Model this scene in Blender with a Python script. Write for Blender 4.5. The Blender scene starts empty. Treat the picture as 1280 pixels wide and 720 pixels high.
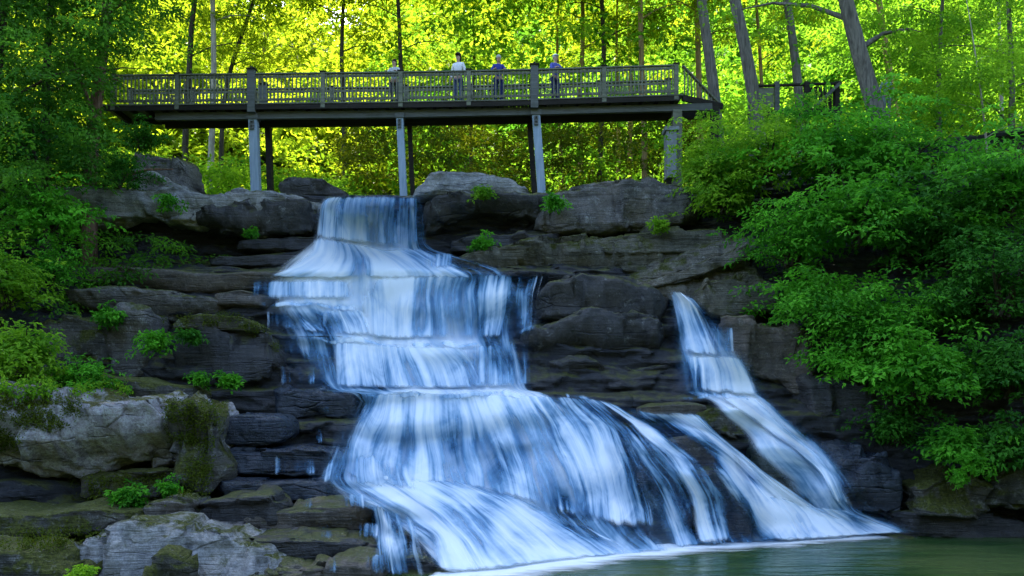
import bpy, math, random
import numpy as np
from mathutils import Vector, Matrix
from mathutils.bvhtree import BVHTree

S = bpy.context.scene
COL = S.collection
F, EYE, HOR = 1100.0, 3.4, 500.0          # focal length in pixels of the 1280 frame, eye height over the pool, horizon row
rng = np.random.default_rng(7)
rad = math.radians

def at(px, py, Y):
    return ((px-640)/F*Y, Y, EYE+(HOR-py)/F*Y)

# ------------------------------------------------------------------ noise
_perm = np.random.default_rng(3).permutation(256)
_perm = np.concatenate([_perm, _perm, _perm])
_g = np.random.default_rng(4).normal(size=(256, 3)); _g /= np.linalg.norm(_g, axis=1)[:, None]
def perlin(p):
    p = np.asarray(p, float)
    i = np.floor(p).astype(int); f = p-i; u = f*f*f*(f*(f*6-15)+10)
    i &= 255
    out = 0
    for dx in (0, 1):
        wx = u[:, 0] if dx else 1-u[:, 0]
        a = _perm[(i[:, 0]+dx) & 255]
        for dy in (0, 1):
            wy = u[:, 1] if dy else 1-u[:, 1]
            b = _perm[a+((i[:, 1]+dy) & 255)]
            for dz in (0, 1):
                wz = u[:, 2] if dz else 1-u[:, 2]
                g = _g[_perm[b+((i[:, 2]+dz) & 255)]]
                d = g[:, 0]*(f[:, 0]-dx)+g[:, 1]*(f[:, 1]-dy)+g[:, 2]*(f[:, 2]-dz)
                out = out+wx*wy*wz*d
    return out*1.5
def fbm(p, o=4):
    s, a = 0, 1.0
    p = np.asarray(p, float)
    for k in range(o):
        s = s+a*perlin(p+17.3*k); p = p*2.03; a *= .5
    return s
def cells(p, seed=0):
    "per-cell random value with warped borders: fractured blocks"
    p = np.asarray(p, float)+np.stack([perlin(p*.8+9), perlin(p*.8+19), perlin(p*.8+29)], 1)*.35
    i0 = np.floor(p).astype(int); best = np.full(len(p), 1e9); val = np.zeros(len(p))
    for dx in (-1, 0, 1):
        for dy in (-1, 0, 1):
            for dz in (-1, 0, 1):
                c = i0+[dx, dy, dz]; h = _perm[(_perm[(_perm[(c[:, 0]+seed) & 255]+c[:, 1]) & 255]+c[:, 2]) & 255]
                q = c+.5+_g[h]*.45; dd = ((p-q)**2).sum(1); m_ = dd < best
                best = np.where(m_, dd, best); val = np.where(m_, _g[(h*7+3) & 255, 0], val)
    return val
def sm(x): 
    x = np.clip(x, 0, 1); return x*x*(3-2*x)

# ------------------------------------------------------------------ object helpers
def setp(o, label=None, cat=None, group=None, kind=None):
    if label: o['label'] = label
    if cat: o['category'] = cat
    if group: o['group'] = group
    if kind: o['kind'] = kind
    return o
def mesh(name, V, Fc, mat=None, parent=None, smooth=True, attrs=None, uv=None):
    V = np.asarray(V, np.float32); Fc = np.asarray(Fc, np.int32)
    me = bpy.data.meshes.new(name)
    n, k = Fc.shape
    me.vertices.add(len(V)); me.vertices.foreach_set('co', V.ravel())
    me.loops.add(n*k); me.loops.foreach_set('vertex_index', Fc.ravel())
    me.polygons.add(n); me.polygons.foreach_set('loop_start', np.arange(0, n*k, k, dtype=np.int32))
    me.polygons.foreach_set('use_smooth', np.full(n, smooth))
    if attrs:
        for a, v in attrs.items():
            at_ = me.attributes.new(a, 'FLOAT', 'POINT'); at_.data.foreach_set('value', np.asarray(v, np.float32))
    if uv is not None:
        l = me.uv_layers.new(name='UVMap'); l.data.foreach_set('uv', np.asarray(uv, np.float32)[Fc.ravel()].ravel())
    me.update(calc_edges=True); me.validate()
    if mat: me.materials.append(mat)
    o = bpy.data.objects.new(name, me); COL.objects.link(o)
    if parent: o.parent = parent
    return o
def empty(name, loc=(0, 0, 0), **k):
    o = bpy.data.objects.new(name, None); COL.objects.link(o); o.location = loc; o.empty_display_size = .3
    return setp(o, **k)
class MB:
    def __init__(s): s.V = []; s.F = []; s.n = 0
    def add(s, V, Fc):
        V = np.asarray(V, float); s.V.append(V); s.F.append(np.asarray(Fc)+s.n); s.n += len(V)
    def box(s, a, b, jit=0):
        (x0, y0, z0), (x1, y1, z1) = a, b
        V = np.array([[x, y, z] for z in (z0, z1) for y in (y0, y1) for x in (x0, x1)], float)
        if jit: V += rng.normal(0, jit, V.shape)
        s.add(V, [[0, 2, 3, 1], [4, 5, 7, 6], [0, 1, 5, 4], [2, 6, 7, 3], [0, 4, 6, 2], [1, 3, 7, 5]])
    def beam(s, p, q, w, h):
        "box from p to q, w across, h high"
        p = np.array(p, float); q = np.array(q, float); d = q-p; d /= np.linalg.norm(d)
        up = np.array([0, 0, 1.]) if abs(d[2]) < .9 else np.array([0, 1., 0])
        r = np.cross(d, up); r /= np.linalg.norm(r); u = np.cross(r, d)
        V = [c+sx*r*w/2+sz*u*h/2 for c in (p, q) for sz in (-1, 1) for sx in (-1, 1)]
        s.add(V, [[0, 1, 3, 2], [4, 6, 7, 5], [0, 4, 5, 1], [2, 3, 7, 6], [0, 2, 6, 4], [1, 5, 7, 3]])
    def tube(s, pts, rs, k=8, cap=True):
        pts = np.array(pts, float); n = len(pts)
        ring = []
        for i in range(n):
            d = pts[min(i+1, n-1)]-pts[max(i-1, 0)]; d /= np.linalg.norm(d)+1e-9
            a = np.array([1., 0, 0]) if abs(d[0]) < .8 else np.array([0, 1., 0])
            u = np.cross(d, a); u /= np.linalg.norm(u); v = np.cross(d, u)
            t = np.arange(k)/k*2*math.pi
            ring.append(pts[i]+rs[i]*(np.cos(t)[:, None]*u+np.sin(t)[:, None]*v))
        V = np.concatenate(ring)
        Q = [[i*k+j, i*k+(j+1) % k, (i+1)*k+(j+1) % k, (i+1)*k+j] for i in range(n-1) for j in range(k)]
        if cap:
            V = np.concatenate([V, [pts[0]], [pts[-1]]]); c0, c1 = n*k, n*k+1
            Q += [[c0, (j+1) % k, j, j] for j in range(k)] if False else []
            Q += [[c1, (n-1)*k+j, (n-1)*k+(j+1) % k, c1] for j in range(0)]
        s.add(V, Q)
    def build(s, name, mat, parent=None, smooth=False, off=None):
        V = np.concatenate(s.V)
        if off is not None: V = V-np.array(off)
        return mesh(name, V, np.concatenate(s.F), mat, parent, smooth)

# ------------------------------------------------------------------ materials
def newmat(name):
    m = bpy.data.materials.new(name); m.use_nodes = True
    nt = m.node_tree; nt.nodes.clear()
    return m, nt
class N:
    def __init__(s, nt): s.nt = nt
    def __call__(s, t, ins=None, **props):
        n = s.nt.nodes.new('ShaderNode'+t)
        for k, v in props.items(): setattr(n, k, v)
        for k, v in (ins or {}).items():
            if isinstance(v, bpy.types.NodeSocket): s.nt.links.new(v, n.inputs[k])
            else: n.inputs[k].default_value = v
        return n
    def noise(s, vec, scale, detail=4, rough=.55, dist=0):
        return s('TexNoise', {'Vector': vec, 'Scale': scale, 'Detail': detail, 'Roughness': rough, 'Distortion': dist}).outputs['Fac']
    def ramp(s, fac, stops):
        n = s('ValToRGB', {'Fac': fac}); e = n.color_ramp.elements
        while len(e) < len(stops): e.new(.5)
        for i, (p, c) in enumerate(stops):
            e[i].position = p; e[i].color = (*c, 1) if not isinstance(c, (int, float)) else (c, c, c, 1)
        return n.outputs['Color']
    def mix(s, f, a, b, mode='MIX'):
        n = s.nt.nodes.new('ShaderNodeMix'); n.data_type = 'RGBA'; n.blend_type = mode
        for k, v in ((0, f), (6, a), (7, b)):
            if isinstance(v, bpy.types.NodeSocket): s.nt.links.new(v, n.inputs[k])
            else: n.inputs[k].default_value = v if k == 0 else ((*v, 1) if len(v) == 3 else v)
        return n.outputs[2]
    def math(s, op, a, b=0.0, c=0.0, clamp=False):
        n = s.nt.nodes.new('ShaderNodeMath'); n.operation = op; n.use_clamp = clamp
        for k, v in enumerate((a, b, c)):
            if isinstance(v, bpy.types.NodeSocket): s.nt.links.new(v, n.inputs[k])
            else: n.inputs[k].default_value = v
        return n.outputs[0]
    def mapv(s, vec, scale, loc=(0, 0, 0), rot=(0, 0, 0)):
        return s('Mapping', {'Vector': vec, 'Scale': scale, 'Location': loc, 'Rotation': rot}).outputs[0]

def rock_mat(name, c0, c1, moss=.3, lichen=.3, wet=.0, strata=1.0, mosscol=(.055, .062, .010), grain=1.0, tilt=0.0):
    m, nt = newmat(name); n = N(nt)
    pos = n('NewGeometry').outputs['Position']; nor = n('NewGeometry').outputs['True Normal']
    nz = n('SeparateXYZ', {0: n('NewGeometry').outputs['Normal']}).outputs[2]
    big = n.noise(pos, .9, 5, .6, .4); mid = n.noise(pos, 4.5, 6, .65, .3); fine = n.noise(pos, 24, 4, .7)
    lay = n.noise(n.mapv(pos, (.35, .35, 7), rot=(0, tilt, 0)), 1.0, 5, .65, .8)
    lay2 = n.noise(n.mapv(pos, (1.0, 1.0, 16), rot=(0, tilt, 0)), 1.0, 4, .6, 1.5)
    c = n.mix(n.ramp(mid, [(.32, 0), (.68, 1)]), c0, c1)
    dark = tuple(x*.35 for x in c0)
    c = n.mix(n.ramp(n.math('MULTIPLY', lay, 1), [(.30, .75), (.5, 0)]), c, dark)
    warm = (c1[0]*1.05, c1[1]*.95, c1[2]*.82)
    c = n.mix(n.ramp(big, [(.45, 0), (.7, .75)]), c, warm)
    c = n.mix(n.ramp(fine, [(.3, .45), (.55, 0)]), c, dark)
    # pale lichen crust, spotted
    if lichen > 0:
        v = n('TexVoronoi', {'Vector': n.mapv(pos, (1, 1, 1)), 'Scale': 7.0, 'Randomness': 1.0}).outputs['Distance']
        lm = n.math('MULTIPLY', n.ramp(n.noise(pos, 3.0, 6, .75), [(.60-.2*lichen, 0), (.70-.16*lichen, 1)]), n.ramp(n.noise(pos, 13, 5, .8), [(.42, 0), (.55, 1)]))
        c = n.mix(n.math('MULTIPLY', lm, min(1, .35+lichen*.6)), c, (.42, .43, .41))
    if moss > 0:
        up = n.math('MULTIPLY_ADD', nz, .9, -.25)
        mm = n.math('ADD', up, n.math('MULTIPLY_ADD', n.noise(pos, 1.6, 6, .7), 2.6, -1.75+moss*1.1))
        mm = n.math('MULTIPLY', n.ramp(mm, [(.0, 0), (.35, 1)]), 1.0)
        mc = n.mix(n.ramp(n.noise(pos, 18, 4, .7), [(.35, 0), (.65, 1)]), tuple(x*.45 for x in mosscol), tuple(min(1, x*1.6) for x in mosscol))
        c = n.mix(mm, c, mc)
    sp = n.noise(pos, 7.5, 6, .8, .6)
    c = n.mix(n.ramp(sp, [(.56, 0), (.68, .55)]), c, tuple(min(.5, x*2.0+.02) for x in c1))
    bl = n.math('MULTIPLY_ADD', lay, .9*strata, n.math('MULTIPLY', mid, .55))
    bl = n.math('MULTIPLY_ADD', fine, .16*grain, bl)
    bl = n.math('MULTIPLY_ADD', lay2, .35*strata, bl)
    wob = n.mix(.16, pos, n('TexNoise', {'Vector': pos, 'Scale': 1.7, 'Detail': 3.0}).outputs['Color'], 'ADD')
    crack = n('TexVoronoi', {'Vector': n.mapv(wob, (.5, .5, 2.6), rot=(.2, tilt+.12, .3)), 'Scale': .8}, feature='DISTANCE_TO_EDGE').outputs['Distance']
    crm = n.ramp(n.noise(pos, .7, 3), [(.48, 0), (.6, 1)])
    cr = n.math('SUBTRACT', 1, n.math('MULTIPLY', n.ramp(crack, [(.0, 1), (.03, 0)]), crm))
    bl = n.math('MULTIPLY_ADD', cr, .35, bl)
    c = n.mix(n.math('MULTIPLY', n.math('SUBTRACT', 1, cr), .4), c, dark)
    bmp = n('Bump', {'Height': bl, 'Strength': .85, 'Distance': .14})
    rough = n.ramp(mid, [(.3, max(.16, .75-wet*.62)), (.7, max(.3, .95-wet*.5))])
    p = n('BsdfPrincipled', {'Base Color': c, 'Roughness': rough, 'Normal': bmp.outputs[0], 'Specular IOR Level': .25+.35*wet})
    n('OutputMaterial', {0: p.outputs[0]})
    return m

def leaf_mat(name, ca, cb, trans=.45, tcol=None, gloss=.12, bs=.55):
    m, nt = newmat(name); n = N(nt)
    a = n('Attribute', attribute_name='tint').outputs['Fac']
    pos = n('NewGeometry').outputs['Position']
    big = n.ramp(n.noise(pos, bs, 3, .6), [(.3, 0), (.7, 1)])
    f = n.math('MULTIPLY_ADD', big, .6, n.math('MULTIPLY_ADD', a, .8, -.25), clamp=True)
    c = n.mix(f, ca, cb)
    tc = n.mix(f, tuple(x*1.5 for x in (tcol or ca)), tuple(x*1.8 for x in (tcol or cb)))
    d = n('BsdfPrincipled', {'Base Color': c, 'Roughness': .55, 'Specular IOR Level': gloss})
    t = n('BsdfTranslucent', {'Color': tc})
    x = n('MixShader', {0: trans, 1: d.outputs[0], 2: t.outputs[0]})
    n('OutputMaterial', {0: x.outputs[0]})
    return m

def bark_mat(name, c0, c1, vs=1.0):
    m, nt = newmat(name); n = N(nt)
    pos = n('NewGeometry').outputs['Position']
    a = n.noise(n.mapv(pos, (14*vs, 14*vs, 1.6)), 1, 5, .6, .6); b = n.noise(pos, 2.2, 4)
    c = n.mix(n.ramp(a, [(.35, 0), (.65, 1)]), c0, c1)
    c = n.mix(n.ramp(b, [(.5, 0), (.75, .5)]), c, tuple(x*.5 for x in c0))
    bmp = n('Bump', {'Height': a, 'Strength': .8, 'Distance': .05})
    p = n('BsdfPrincipled', {'Base Color': c, 'Roughness': .9, 'Normal': bmp.outputs[0], 'Specular IOR Level': .15})
    n('OutputMaterial', {0: p.outputs[0]})
    return m

def wood_mat(name, c0, c1, axis=(1.2, 20, 20), stain=.4):
    m, nt = newmat(name); n = N(nt)
    pos = n('NewGeometry').outputs['Position']
    a = n.noise(n.mapv(pos, axis), 1, 5, .6, .4); b = n.noise(pos, 1.7, 5, .65)
    c = n.mix(n.ramp(a, [(.3, 0), (.7, 1)]), c0, c1)
    c = n.mix(n.ramp(b, [(.5, 0), (.68, stain)]), c, (.035, .045, .018))
    bmp = n('Bump', {'Height': a, 'Strength': .5, 'Distance': .01})
    p = n('BsdfPrincipled', {'Base Color': c, 'Roughness': .8, 'Normal': bmp.outputs[0], 'Specular IOR Level': .2})
    n('OutputMaterial', {0: p.outputs[0]})
    return m
def plain(name, c, rough=.8):
    m, nt = newmat(name); n = N(nt)
    pos = n('NewGeometry').outputs['Position']
    a = n.noise(pos, 9, 4)
    cc = n.mix(n.ramp(a, [(.3, 0), (.7, 1)]), tuple(x*.75 for x in c), c)
    p = n('BsdfPrincipled', {'Base Color': cc, 'Roughness': rough, 'Specular IOR Level': .2})
    n('OutputMaterial', {0: p.outputs[0]})
    return m

def fall_mat(name, fx=16.0, amp=1.0, seed=0.0, deep=(.008, .055, .15), mid=(.20, .42, .66), hi=(.90, .96, 1.0), film=.3):  # blue of shaded sky light is put into the water colours
    m, nt = newmat(name); n = N(nt)
    uv = n('UVMap').outputs[0]
    d = n('Attribute', attribute_name='dens').outputs['Fac']
    e = n('Attribute', attribute_name='edge').outputs['Fac']
    s0 = n.noise(n.mapv(uv, (fx*.09, .14, 1), (seed+2, 0, 0)), 1, 3, .5, .4)
    s1 = n.noise(n.mapv(uv, (fx*.26, .16, 1), (seed, 0, 0)), 1, 3, .55, .45)
    s2 = n.noise(n.mapv(uv, (fx*.8, .30, 1), (seed+5, 0, 0)), 1, 3, .55, .35)
    s3 = n.noise(n.mapv(uv, (fx*1.9, .6, 1), (seed+9, 2, 0)), 1, 2, .5, .2)
    f1 = n.noise(n.mapv(uv, (1.6, .9, 1), (seed+4, 1, 0)), 1, 4, .6, .8)
    st = n.math('MULTIPLY_ADD', s0, .8, n.math('MULTIPLY_ADD', s1, .9, n.math('MULTIPLY_ADD', s2, .75, n.math('MULTIPLY_ADD', s3, .18, n.math('MULTIPLY', f1, .55)))))   # mean 1.65
    st = n.math('MULTIPLY', n.math('MULTIPLY', n.math('SUBTRACT', st, 1.65), 1.9*amp), n.math('MULTIPLY_ADD', d, -.55, 1.2))
    v0 = n.math('ADD', n.math('MULTIPLY_ADD', d, 1.08, -.10), st)
    v = n.math('ADD', v0, n.math('MULTIPLY_ADD', e, .9, -.9))
    c = n.ramp(n.math('MAXIMUM', v0, 0.0), [(.0, deep), (.18, (.05, .19, .40)), (.42, mid), (.74, tuple((a*.45+b*.55) for a, b in zip(mid, hi))), (1.0, hi)])
    al = n.math('ADD', n('MapRange', {'Value': v, 'From Min': -.02, 'From Max': .85}, interpolation_type='SMOOTHSTEP').outputs[0], n.math('MULTIPLY', d, film), clamp=True)
    al = n.math('MULTIPLY', al, n.ramp(e, [(0, 0), (.9, 1)]), clamp=True)
    bmp = n('Bump', {'Height': v0, 'Strength': .5, 'Distance': .07})
    p = n('BsdfPrincipled', {'Base Color': c, 'Roughness': .6, 'Normal': bmp.outputs[0], 'Specular IOR Level': .15})
    t = n('BsdfTranslucent', {'Color': c})
    w = n('MixShader', {0: .2, 1: p.outputs[0], 2: t.outputs[0]})
    x = n('MixShader', {0: al, 1: n('BsdfTransparent').outputs[0], 2: w.outputs[0]})
    n('OutputMaterial', {0: x.outputs[0]})
    return m

GREY = ((.075, .073, .072), (.175, .168, .155))
M = {}
M['rock'] = rock_mat('weathered grey rock', *GREY, moss=.25, lichen=.25)
M['rock_light'] = rock_mat('pale grey rock', (.17, .175, .185), (.37, .375, .37), moss=.08, lichen=.5)
M['rock_mossy'] = rock_mat('mossy rock', (.05, .052, .048), (.12, .115, .10), moss=.62, lichen=.3)
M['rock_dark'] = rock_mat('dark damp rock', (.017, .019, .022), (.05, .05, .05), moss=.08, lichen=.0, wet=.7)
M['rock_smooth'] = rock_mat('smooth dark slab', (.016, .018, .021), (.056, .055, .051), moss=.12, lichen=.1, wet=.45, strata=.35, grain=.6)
M['rock_blue_sheen'] = rock_mat('wet rock with painted blue reflection', (.010, .017, .032), (.03, .045, .068), moss=.0, lichen=.0, wet=1.0, strata=.9)  # blue tint is a reflection on wet rock, put into the colour
M['rock_lichen'] = rock_mat('lichen covered rock', (.16, .15, .162), (.36, .34, .36), moss=.16, lichen=.85, strata=.3, mosscol=(.07, .07, .01))
M['rock_olive'] = rock_mat('olive layered rock', (.065, .066, .050), (.16, .155, .12), moss=.28, lichen=.15, strata=1.5)
M['rock_brown'] = rock_mat('brown wet rock', (.05, .044, .037), (.14, .12, .095), moss=.15, lichen=.1, wet=.5)
M['rock_greenblack'] = rock_mat('green black slick rock', (.012, .022, .016), (.03, .045, .03), moss=.1, lichen=0, wet=.9, strata=.3)
M['rock_tilted'] = rock_mat('tilted ribbed rock', (.08, .075, .062), (.20, .19, .155), moss=.15, lichen=.2, strata=1.6, tilt=.33)
M['cliff'] = rock_mat('cliff rock', (.007, .009, .013), (.026, .029, .034), moss=.05, lichen=0, wet=.6)  # albedo lowered to put the recess shade into the colour
M['bank'] = rock_mat('earth bank', (.022, .016, .012), (.055, .04, .028), moss=.3, lichen=0, wet=.1, strata=.4)

# ------------------------------------------------------------------ camera, world, sun
cam = bpy.data.cameras.new('camera'); co = bpy.data.objects.new('camera', cam); COL.objects.link(co); S.camera = co
co.location = (0, 0, EYE); co.rotation_euler = (rad(90), 0, 0)
cam.sensor_width = 36; cam.lens = 36*F/1280; cam.shift_y = (HOR-360)/1280; cam.clip_end = 2000
S.render.resolution_x, S.render.resolution_y = 1024, 576
W = bpy.data.worlds.new('World'); S.world = W; W.use_nodes = True
nt = W.node_tree; nt.nodes.clear(); n = N(nt)
SUN_EL, SUN_AZ = 48, -20                   # azimuth from +Y towards +X
sky = n('TexSky', sky_type='NISHITA', sun_disc=False, sun_elevation=rad(SUN_EL), sun_rotation=rad(SUN_AZ), air_density=1.0, dust_density=1.5)
bg = n('Background', {'Color': sky.outputs[0], 'Strength': .15}); n('OutputWorld', {0: bg.outputs[0]})
sl = bpy.data.lights.new('sun', 'SUN'); so = bpy.data.objects.new('sun', sl); COL.objects.link(so)
sl.energy = 3.4; sl.angle = rad(.6); sl.color = (1, .93, .76)
sv = Vector((math.sin(rad(SUN_AZ))*math.cos(rad(SUN_EL)), math.cos(rad(SUN_AZ))*math.cos(rad(SUN_EL)), math.sin(rad(SUN_EL))))
so.rotation_euler = sv.to_track_quat('Z', 'Y').to_euler(); so.location = sv*80
S.view_settings.view_transform = 'Standard'; S.view_settings.look = 'None'; S.view_settings.exposure = 2.28
S.view_settings.gamma = 1; S.view_settings.use_curve_mapping = False
S.render.engine = 'CYCLES'; cy = S.cycles
cy.max_bounces = 7; cy.diffuse_bounces = 3; cy.glossy_bounces = 2; cy.transmission_bounces = 4; cy.transparent_max_bounces = 14
cy.use_denoising = True; cy.caustics_reflective = False; cy.caustics_refractive = False

# ------------------------------------------------------------------ cliff relief from contour lines (px, py, Y)
CON = [
 # crest
 [(-600,190,27),(0,222,29),(100,236,30.5),(250,242,31.3),(400,244,31.5),(560,244,31.5),(680,240,31.5),(800,236,31.5),(900,228,31),(1000,205,30),(1100,185,29),(1280,160,27.5),(1900,60,26)],
 [(-600,320,24),(0,318,28),(90,322,31),(300,325,31.6),(392,302,31.0),(470,307,30.9),(530,312,30.9),(580,320,30.9),(700,318,31),(800,300,30.8),(900,292,30),(1000,290,28.5),(1150,290,26.5),(1280,285,25.5),(1900,260,23.5)],
 [(-600,342,22),(0,338,26),(100,340,27.8),(330,347,28),(420,345,28),(560,343,28),(690,341,28),(760,343,28.2),(840,352,28),(900,365,27.5),(1000,362,26.8),(1150,360,25),(1280,360,24),(1900,360,22)],
 [(-600,372,21.8),(0,368,25.7),(100,370,27.4),(330,373,27.7),(430,374,27.7),(470,376,27.75),(690,376,27.8),(840,385,27.6),(900,395,27.2),(1000,395,26.4),(1280,392,23.7),(1900,392,21.6)],
 [(-600,380,21),(0,376,24.9),(100,378,26.8),(330,379,27.1),(430,380,27.2),(470,382,27.6),(690,382,27.7),(840,390,27.3),(900,401,26.9),(1000,402,26.1),(1280,400,23.4),(1900,400,21.2)],
 [(-600,410,20.6),(0,410,24.6),(100,412,26.6),(330,414,26.9),(430,418,26.9),(480,424,27.3),(670,424,27.4),(840,436,26.6),(900,440,26.5),(1000,440,25.8),(1280,440,23.2),(1900,440,20.8)],
 [(-600,416,20),(0,416,24.0),(100,418,26.0),(330,419,26.3),(430,423,26.3),(480,430,26.5),(670,430,26.6),(840,444,25.9),(930,446,25.8),(1000,446,25.5),(1280,446,23.0),(1900,446,20.5)],
 [(-600,442,19.7),(0,442,23.8),(100,443,25.8),(330,445,26.1),(430,447,26.1),(480,455,26.1),(670,455,26.1),(840,462,25.6),(930,464,25.6),(1280,464,23.0),(1900,464,20.4)],
 [(-600,447,19.2),(0,447,23.3),(100,448,25.3),(330,449,25.6),(430,452,25.7),(480,460,25.9),(670,460,26.0),(840,467,25.5),(930,469,25.5),(1280,469,22.9),(1900,469,20.3)],
 [(-600,484,18.7),(0,484,22.9),(100,484,25.0),(330,484,25.3),(440,486,25.3),(560,487,25.3),(760,489,25.4),(850,490,25.2),(930,492,25.2),(1000,494,24.8),(1280,494,22.9),(1900,494,20.2)],
 [(-600,490,18.2),(0,490,22.2),(100,490,24.2),(330,489,24.5),(440,490,24.2),(600,490,24.0),(760,499,24.0),(850,498,24.4),(930,500,24.5),(1000,502,24.4),(1280,502,22.9),(1900,502,20.2)],
 [(-600,520,18.0),(0,520,22.0),(100,520,24.0),(330,521,24.2),(430,522,24.1),(480,522,23.7),(700,522,23.6),(790,522,23.9),(860,522,24.0),(930,522,24.0),(1280,522,22.9),(1900,522,20.2)],
 [(-600,526,17.6),(0,526,21.6),(100,526,23.2),(330,526,23.4),(420,527,23.4),(480,528,23.6),(700,528,23.5),(790,528,23.7),(860,528,23.7),(930,528,23.9),(1280,528,22.9),(1900,528,20.2)],
 [(-600,558,17.4),(0,558,21.4),(100,558,22.9),(330,558,23.1),(400,559,23.0),(480,560,23.2),(700,560,23.1),(860,562,23.2),(1000,562,23.6),(1280,562,22.8),(1900,562,20.2)],
 [(-600,563,17.0),(0,563,20.6),(100,563,22.1),(330,563,22.3),(400,564,22.5),(480,566,23.1),(700,566,23.0),(860,568,23.0),(1000,568,23.5),(1280,568,22.8),(1900,568,20.2)],
 [(-600,598,16.8),(0,598,20.3),(100,598,21.8),(330,599,22.0),(400,600,22.2),(560,602,22.5),(700,606,22.3),(860,606,22.3),(1000,606,23.0),(1280,606,22.6),(1900,606,20.2)],
 [(-600,604,16.4),(0,604,19.6),(100,604,20.9),(330,605,21.2),(400,606,21.5),(560,608,21.6),(700,612,22.2),(860,612,22.1),(1000,612,22.9),(1280,612,22.6),(1900,612,20.2)],
 [(-600,640,16.3),(0,640,19.2),(100,640,20.4),(330,640,20.8),(480,638,20.8),(600,638,20.6),(700,650,21.5),(860,648,21.3),(1000,642,22.4),(1100,640,22.8),(1280,640,22.5),(1900,640,20.2)],
 [(-600,645,16.2),(0,645,18.6),(100,645,19.6),(330,646,19.9),(480,645,20.2),(600,645,20.3),(700,656,20.7),(860,654,21.1),(1000,648,22.3),(1100,646,22.7),(1280,645,22.5),(1900,645,20.2)],
 [(-600,680,16.1),(0,680,18.3),(100,680,19.1),(330,680,19.3),(480,675,19.3),(600,675,19.1),(700,678,20.0),(800,676,20.3),(860,670,20.8),(1000,664,21.9),(1100,660,22.5),(1280,660,22.4),(1900,660,20.2)],
 [(-600,685,16.0),(0,685,17.6),(100,685,18.1),(330,686,18.3),(480,682,18.5),(600,684,18.4),(700,686,19.6),(800,682,20.2),(860,676,20.7),(1000,668,21.8),(1100,663,22.4),(1280,663,22.4),(1900,663,20.2)],
 [(-600,738,15.9),(0,732,16.3),(330,730,16.4),(480,728,16.6),(560,722,17.0),(640,712,17.8),(720,702,18.7),(800,694,19.5),(900,688,20.2),(1000,681,20.9),(1100,676,21.5),(1200,674,21.9),(1280,674,22.0),(1900,690,20.0)],
]
pxs = np.arange(-600, 1901, 4.0)
rows = []
SUB = 4
cp = [np.interp(pxs, [a[0] for a in c], [a[1] for a in c]) for c in CON]
cY = [np.interp(pxs, [a[0] for a in c], [a[2] for a in c]) for c in CON]
def blur1(a, k):
    w = np.hanning(2*k+3)[1:-1]; w /= w.sum(); return np.convolve(np.pad(a, k, mode='edge'), w, 'valid')
cp = [blur1(a, 6) for a in cp]; cY = [blur1(a, 6) for a in cY]
GX, GY, GZ = [], [], []
def to_w(px, py, Y): return (px-640)/F*Y, Y, EYE+(HOR-py)/F*Y
# back rows join the forest floor
x0, y0, z0 = to_w(pxs, cp[0], cY[0])
for dy, dz in ((9, -1.2), (5, -.35), (2.5, -.2), (1.0, -.12), (.4, -.05)):
    rows.append(np.stack([x0*(y0+dy)/y0, y0+dy, z0+dz], 1))
for k in range(len(CON)-1):
    steps = max(2, int(np.max(np.abs(cp[k+1]-cp[k]))/3))
    for s in range(steps):
        t = s/steps
        rows.append(np.stack(to_w(pxs, cp[k]*(1-t)+cp[k+1]*t, cY[k]*(1-t)+cY[k+1]*t), 1))
rows.append(np.stack(to_w(pxs, cp[-1], cY[-1]), 1))
G = np.array(rows); R_, C_ = G.shape[:2]
P = G.reshape(-1, 3)
d = fbm(P*np.array([.7, .7, 1.6]), 5)*.24+np.tanh(5*perlin(P*np.array([.3, .3, 2.6])))*.13+np.tanh(5*perlin(P*np.array([.4, .4, 6.0])+30))*.06+fbm(P*np.array([2.5, 2.5, 6]), 3)*.07+cells(P*np.array([.8, .8, 2.2]), 11)*.14
P2 = P.copy(); P2[:, 1] -= d; P2[:, 2] += perlin(P*.9+40)*.08
def grid_faces(r, c, wrap=False):
    i = np.arange(r*c).reshape(r, c)
    if wrap: i = np.concatenate([i, i[:, :1]], 1)
    return np.stack([i[:-1, :-1], i[1:, :-1], i[1:, 1:], i[:-1, 1:]], -1).reshape(-1, 4)
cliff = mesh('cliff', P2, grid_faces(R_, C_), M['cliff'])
setp(cliff, 'wet stepped rock face that the waterfall runs down, recess shade put into its dark colour', kind='structure')
OBST = [(P2, grid_faces(R_, C_))]

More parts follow.
